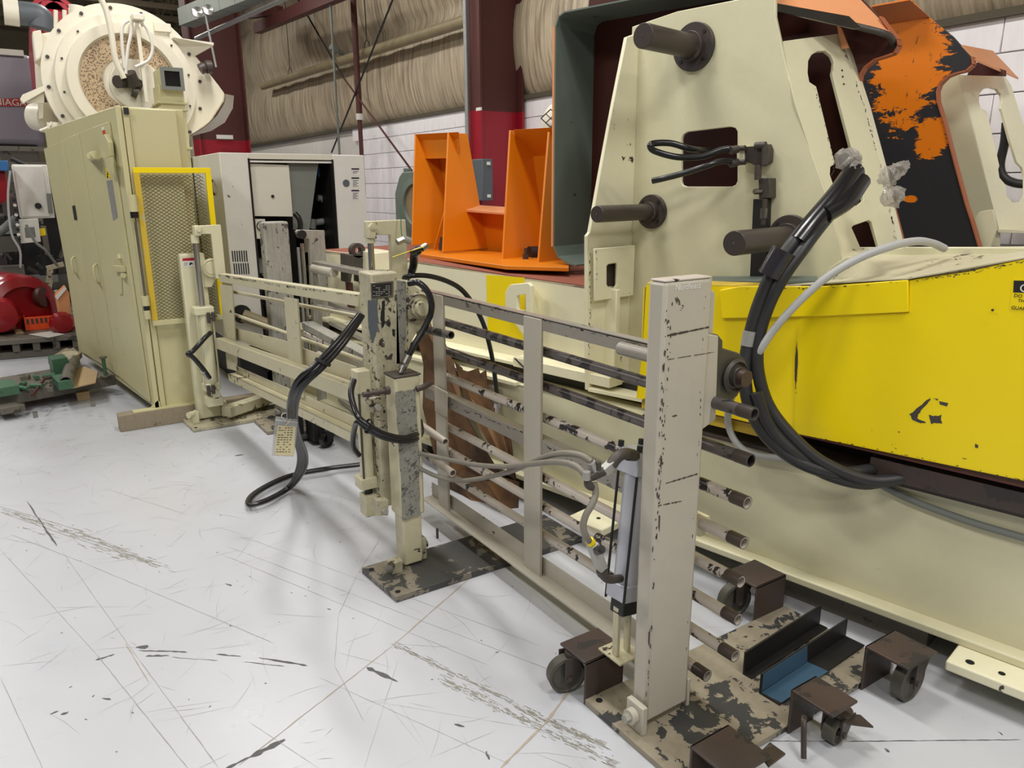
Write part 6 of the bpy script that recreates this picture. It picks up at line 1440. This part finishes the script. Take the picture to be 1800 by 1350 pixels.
# pale grey cable arching over the guard
hose([h(1660, 437, .20), h(1640, 428, .14), h(1612, 424, .06), h(1570, 432, -.04), h(1510, 454, -.14), h(1450, 490, -.22), h(1400, 535, -.28), h(1360, 580, -.32), h(1330, 625, -.34), h(1300, 665, -.30), h(1284, 705, -.22), h(1280, 745, -.12), h(1296, 780, -.09), h(1325, 798, -.075), h(1370, 805, -.075), h(1420, 806, -.09)], .0135, 'cable_grey', 'pale grey cable arching over the yellow guard', 'cable', 'cable', sub=6)
hose([h(1525, 838, -.10), h(1570, 864, -.065), h(1610, 882, -.062), h(1660, 901, -.062), h(1730, 925, -.062), h(1860, 962, -.062)], .0125, 'tray_grey', 'grey cable sagging along the cream bed at the right edge', 'cable', 'cable')
# short hoses on the valve stack
hose([h(1296, 262, .20), h(1270, 263, .16), h(1235, 275, .10), h(1190, 276, .04), h(1152, 266, -.02), h(1143, 257, -.04), h(1150, 252, -.02), h(1180, 252, .04), h(1215, 262, .10), h(1250, 266, .24)], .0135, 'rubber', 'short black hose looping back before the square hole', name='hydraulic_hose')
hose([h(1296, 285, .20), h(1270, 283, .14), h(1240, 292, .08), h(1200, 305, .03), h(1165, 314, -.02), h(1146, 318, -.04)], .0125, 'rubber', 'short black hose stub pointing left below the looped one', name='hydraulic_hose')
for k, (y0_, y1_) in enumerate(((262, 263), (285, 286))): M().cyl(h(1296, y0_, .205), h(1284, y1_ + 2, .17), .016, seg=14).build('hose_ferrule', 'fitting_dark', None, label=['upper dark ferrule joining the looped hose to the valve stack', 'lower dark ferrule joining the hose stub to the valve stack'][k], cat='ferrule')
# black hoses hanging left of the second post
def g(x, y, yy): return onY(x, y, yy)
fl_ = [onZ(x, y, .012) for x, y in ((500, 862), (460, 880), (436, 886), (446, 870), (480, 846), (515, 832), (570, 822), (640, 815), (700, 806))]
off = [V((0, 0, 0)), V((.03, .01, .0)), V((.012, .025, .018)), V((-.018, .02, .018))]
lab = ['outermost', 'second', 'third', 'innermost']
for k in range(4):
    o_ = off[k]; dx = (-6, 2, 8, -1)[k]; dy = (0, 4, 9, 13)[k]
    up_pts = [g(634 + dx * .4, 552 + dy * .3, 2.78), g(600 + dx * .8, 598 + dy * .4, 2.72), g(560 + dx, 640 + dy * .6, 2.70), g(530 + dx, 668 + dy * .6, 2.72), g(516 + dx * .9, 700, 2.80), g(513 + dx * .8, 735, 2.95), g(521 + dx * .6, 768, 3.2), g(531 + dx * .9, 800, 3.45), g(527 + dx * .9, 828, 3.62)]
    ll = [onZ(x + dx * .3, y + dy * .12, .012 + (k // 2) * .022) for x, y in ((508, 856), (470, 878), (438, 886), (444, 870), (480, 848), (520, 833), (575, 823), (640, 815), (705, 806))]
    if k % 2: ll = ll[:7]
    hose(up_pts + ll, .0105, 'rubber', lab[k] + ' black hydraulic hose hanging left of the flaking post and looping on the floor', name='hydraulic_hose', sub=5)
M().lathe(g(569, 634, 2.70), V((-.5, 0, -.8)), [(.024, 0), (.032, 0), (.032, .012), (.024, .012)], 14).build('cable_tie', 'black', None, label='black cable tie round the hanging hoses', cat='cable tie')
# inspection tag in a plastic bag
TG = thing('tag_bag', 'yellowed inspection tag in a clear zip bag tied to the hanging hoses', 'tag', g(503, 800, 2.93))
yt = 2.93
M().prism(poly(onY, [(485, 732), (523, 737), (521, 768), (516, 803), (478, 801), (481, 765)], yt), (0, .003, 0)).build('bag', 'bag_clear', TG)
M().prism(poly(onY, [(488.5, 748), (520, 750), (518.5, 766), (516, 801), (483, 800), (486, 765)], yt - .002), (0, .001, 0)).build('paper_tag', 'paper_tag', TG)
m = M(); random.seed(2)
for r_ in range(11):
    yy = 751.5 + r_ * 4.2
    for q_ in range(5):
        if random.random() < .25: continue
        x0_ = 490 - r_ * .45 + q_ * 5.3; m.prism([onY(x0_, yy, yt - .003), onY(x0_ + random.uniform(2, 4.6), yy + .3, yt - .003), onY(x0_ + random.uniform(2, 4.6), yy + 1.3, yt - .003), onY(x0_, yy + 1.1, yt - .003)], (0, -.0004, 0))
m.build('tag_writing', 'ink', TG)
m = M(); m.prism([onY(485, 737.5, yt - .001), onY(523, 742, yt - .001), onY(523, 743.2, yt - .001), onY(485, 738.7, yt - .001)], (0, -.0006, 0)); m.build('zip_line', 'sticker_white', TG)
M().tube([g(502, 748, yt - .003), g(508, 741, yt - .004), g(511, 732, yt - .004), g(508, 727, yt), g(498, 727, yt), g(495, 733, yt - .004), g(503, 740, yt - .004), g(508, 742, yt - .004)], .0016, 6, 5).build('string', 'rope_white', TG)
# hose on the bearing of the second post
hose([g(719, 498, 2.78), g(735, 497, 2.74), g(750, 510, 2.72), g(758, 530, 2.71), g(757, 552, 2.71), g(744, 580, 2.71), g(728, 607, 2.71), g(717, 628, 2.71)], .013, 'rubber', 'black hose curving over the round bearing of the flaking post', name='hydraulic_hose', sub=6)
t = thing('hose_coupling', 'silver hose coupling hanging in front of the flaking post', 'coupling', g(706, 655, 2.70))
a_ = g(718, 625, 2.705); b_ = g(703, 655, 2.70); d = b_ - a_
M().cyl(a_, a_ + d * .45, .0165, seg=18).build('ferrule', 'steel', t); M().cyl(a_ + d * .45, a_ + d * .6, .018, seg=6).build('hex', 'chrome', t); M().cyl(a_ + d * .6, a_ + d * .8, .0165, seg=18).build('collar', 'steel', t); M().cyl(a_ + d * .8, a_ + d, .012, seg=18).build('nipple', 'chrome', t)
# long black hose drooping from the arm to its own coupling, right of the post
hose([g(700, 492, 3.05), g(722, 485, 3.0), g(752, 485, 3.0), g(785, 494, 3.0), g(812, 510, 3.0), g(835, 540, 3.0), g(850, 570, 3.0), g(860, 605, 3.0), g(867, 640, 3.0), g(873, 690, 3.0), g(874, 696, 3.0)], .0115, 'rubber', 'long black hose arching over the near panel and hanging behind it', name='hydraulic_hose')
t = thing('hose_coupling', 'silver coupling at the end of the long hose behind the panel', 'coupling', g(875, 725, 3.0))
M().cyl(g(873, 694, 3.0), g(874, 712, 3.0), .014, seg=16).build('ferrule', 'steel', t); M().cyl(g(874, 709, 3.0), g(874, 716, 3.0), .017, seg=6).build('hex', 'chrome', t); M().cyl(g(874, 714, 3.0), g(874.5, 726, 3.0), .012, seg=16).build('nipple', 'chrome', t)
# black hose ring round the jacking leg
hose([g(622, 668, 2.82), g(617, 690, 2.78), g(622, 715, 2.72), g(631, 735, 2.66), g(650, 750, 2.63), g(675, 763, 2.62), g(705, 770, 2.63), g(728, 766, 2.66), g(739, 755, 2.74), g(738, 740, 2.80)], .0125, 'rubber', 'black hose tied in a ring round the lower leg, upper of two', name='hydraulic_hose')
hose([g(631, 800, 2.85), g(621, 785, 2.82), g(622, 760, 2.76), g(629, 742, 2.68), g(648, 756, 2.635), g(675, 769, 2.625), g(705, 775, 2.63), g(730, 772, 2.67), g(741, 760, 2.74), g(738, 742, 2.80)], .0115, 'rubber', 'black hose tied in a ring round the lower leg, lower of two', name='hydraulic_hose')
M().lathe(g(646, 749, 2.63), V((.9, 0, -.35)), [(.026, 0), (.03, 0), (.03, .008), (.026, .008)], 12).build('cable_tie', 'black', None, label='black cable tie on the hose ring round the leg', cat='cable tie')
# fittings tied on a string at the arm
t = thing('hanging_fitting', 'chrome elbow fitting hanging on a green wire at the lifting arm', 'fitting', g(712, 430, 2.95))
M().tube([g(705, 360, 2.99), g(705, 400, 2.97), g(708, 422, 2.95)], .002, 6, 3).build('wire', 'green', t)
M().cyl(g(698, 426, 2.95), g(710, 421, 2.95), .015, seg=6).build('hex', 'chrome', t); M().cyl(g(710, 420, 2.95), g(721, 424, 2.95), .015, seg=14).build('elbow', 'zinc', t)
t = thing('hose_end', 'dark hose end with brass nipple tied up by a yellow string', 'hose end', g(735, 440, 2.95))
M().cyl(g(722, 444, 2.95), g(742, 436, 2.95), .012, seg=14).build('stub', 'rubber', t); M().cyl(g(741, 437, 2.95), g(750, 431, 2.95), .015, .013, 14).build('nipple', 'steel', t)
M().tube([g(690, 452, 2.93), g(718, 442, 2.93), g(745, 434, 2.93)], .0017, 6, 3).build('string', 'yellow', t)
M().tube([g(735, 440, 2.96), g(728, 448, 3.0), g(727, 465, 3.03), g(722, 480, 3.05), g(708, 492, 3.05)], .018, 10, 5).build('drop_hose', 'rubber', t)
# short black tube ends by the third post cylinder
hose([g(370, 585, 5.26), g(362, 592, 5.22), g(352, 603, 5.2), g(338, 618, 5.2), g(330, 622, 5.2), g(338, 627, 5.2), g(350, 640, 5.2), g(362, 655, 5.2), g(368, 664, 5.22)], .016, 'rubber', 'black hose kinked beside the cream cylinder on the clean post', name='hydraulic_hose', sub=4)
M().cyl(g(357, 652, 5.2), g(367, 663, 5.22), .018, seg=12).build('hose_ferrule', 'zinc', None, label='silver ferrule on the kinked hose by the clean post', cat='ferrule')
# grey air hoses to the cylinder
hose([g(1040, 812, 1.48), g(1020, 800, 1.52), g(985, 797, 1.62), g(950, 806, 1.80), g(905, 826, 2.05), g(860, 838, 2.30), g(810, 845, 2.48), g(770, 838, 2.60), g(735, 822, 2.68)], .0092, 'hose_grey', 'upper grey air hose sweeping from the silver cylinder to the second post', name='air_hose')
hose([g(1031, 838, 1.47), g(1010, 818, 1.52), g(975, 812, 1.64), g(930, 816, 1.88), g(880, 820, 2.15), g(830, 816, 2.38), g(780, 806, 2.58), g(735, 796, 2.68)], .0092, 'hose_grey', 'lower grey air hose crossing over the first towards the second post', name='air_hose')
hose([g(1044, 848, 1.48), g(1047, 868, 1.47), g(1040, 888, 1.46), g(1030, 905, 1.46), g(1025, 925, 1.46), g(1030, 942, 1.46), g(1037, 953, 1.47)], .0095, 'hose_grey', 'short grey air hose curving down to the lower speed valve', name='air_hose')
# pin standing on the floor behind the plate
p = onZ(769, 946, 0); M().cyl(p, p + ZZ * .05, .006, seg=10).build('floor_stud', 'fitting_dark', None, label='small stud sticking up from the floor behind the second post', cat='stud')
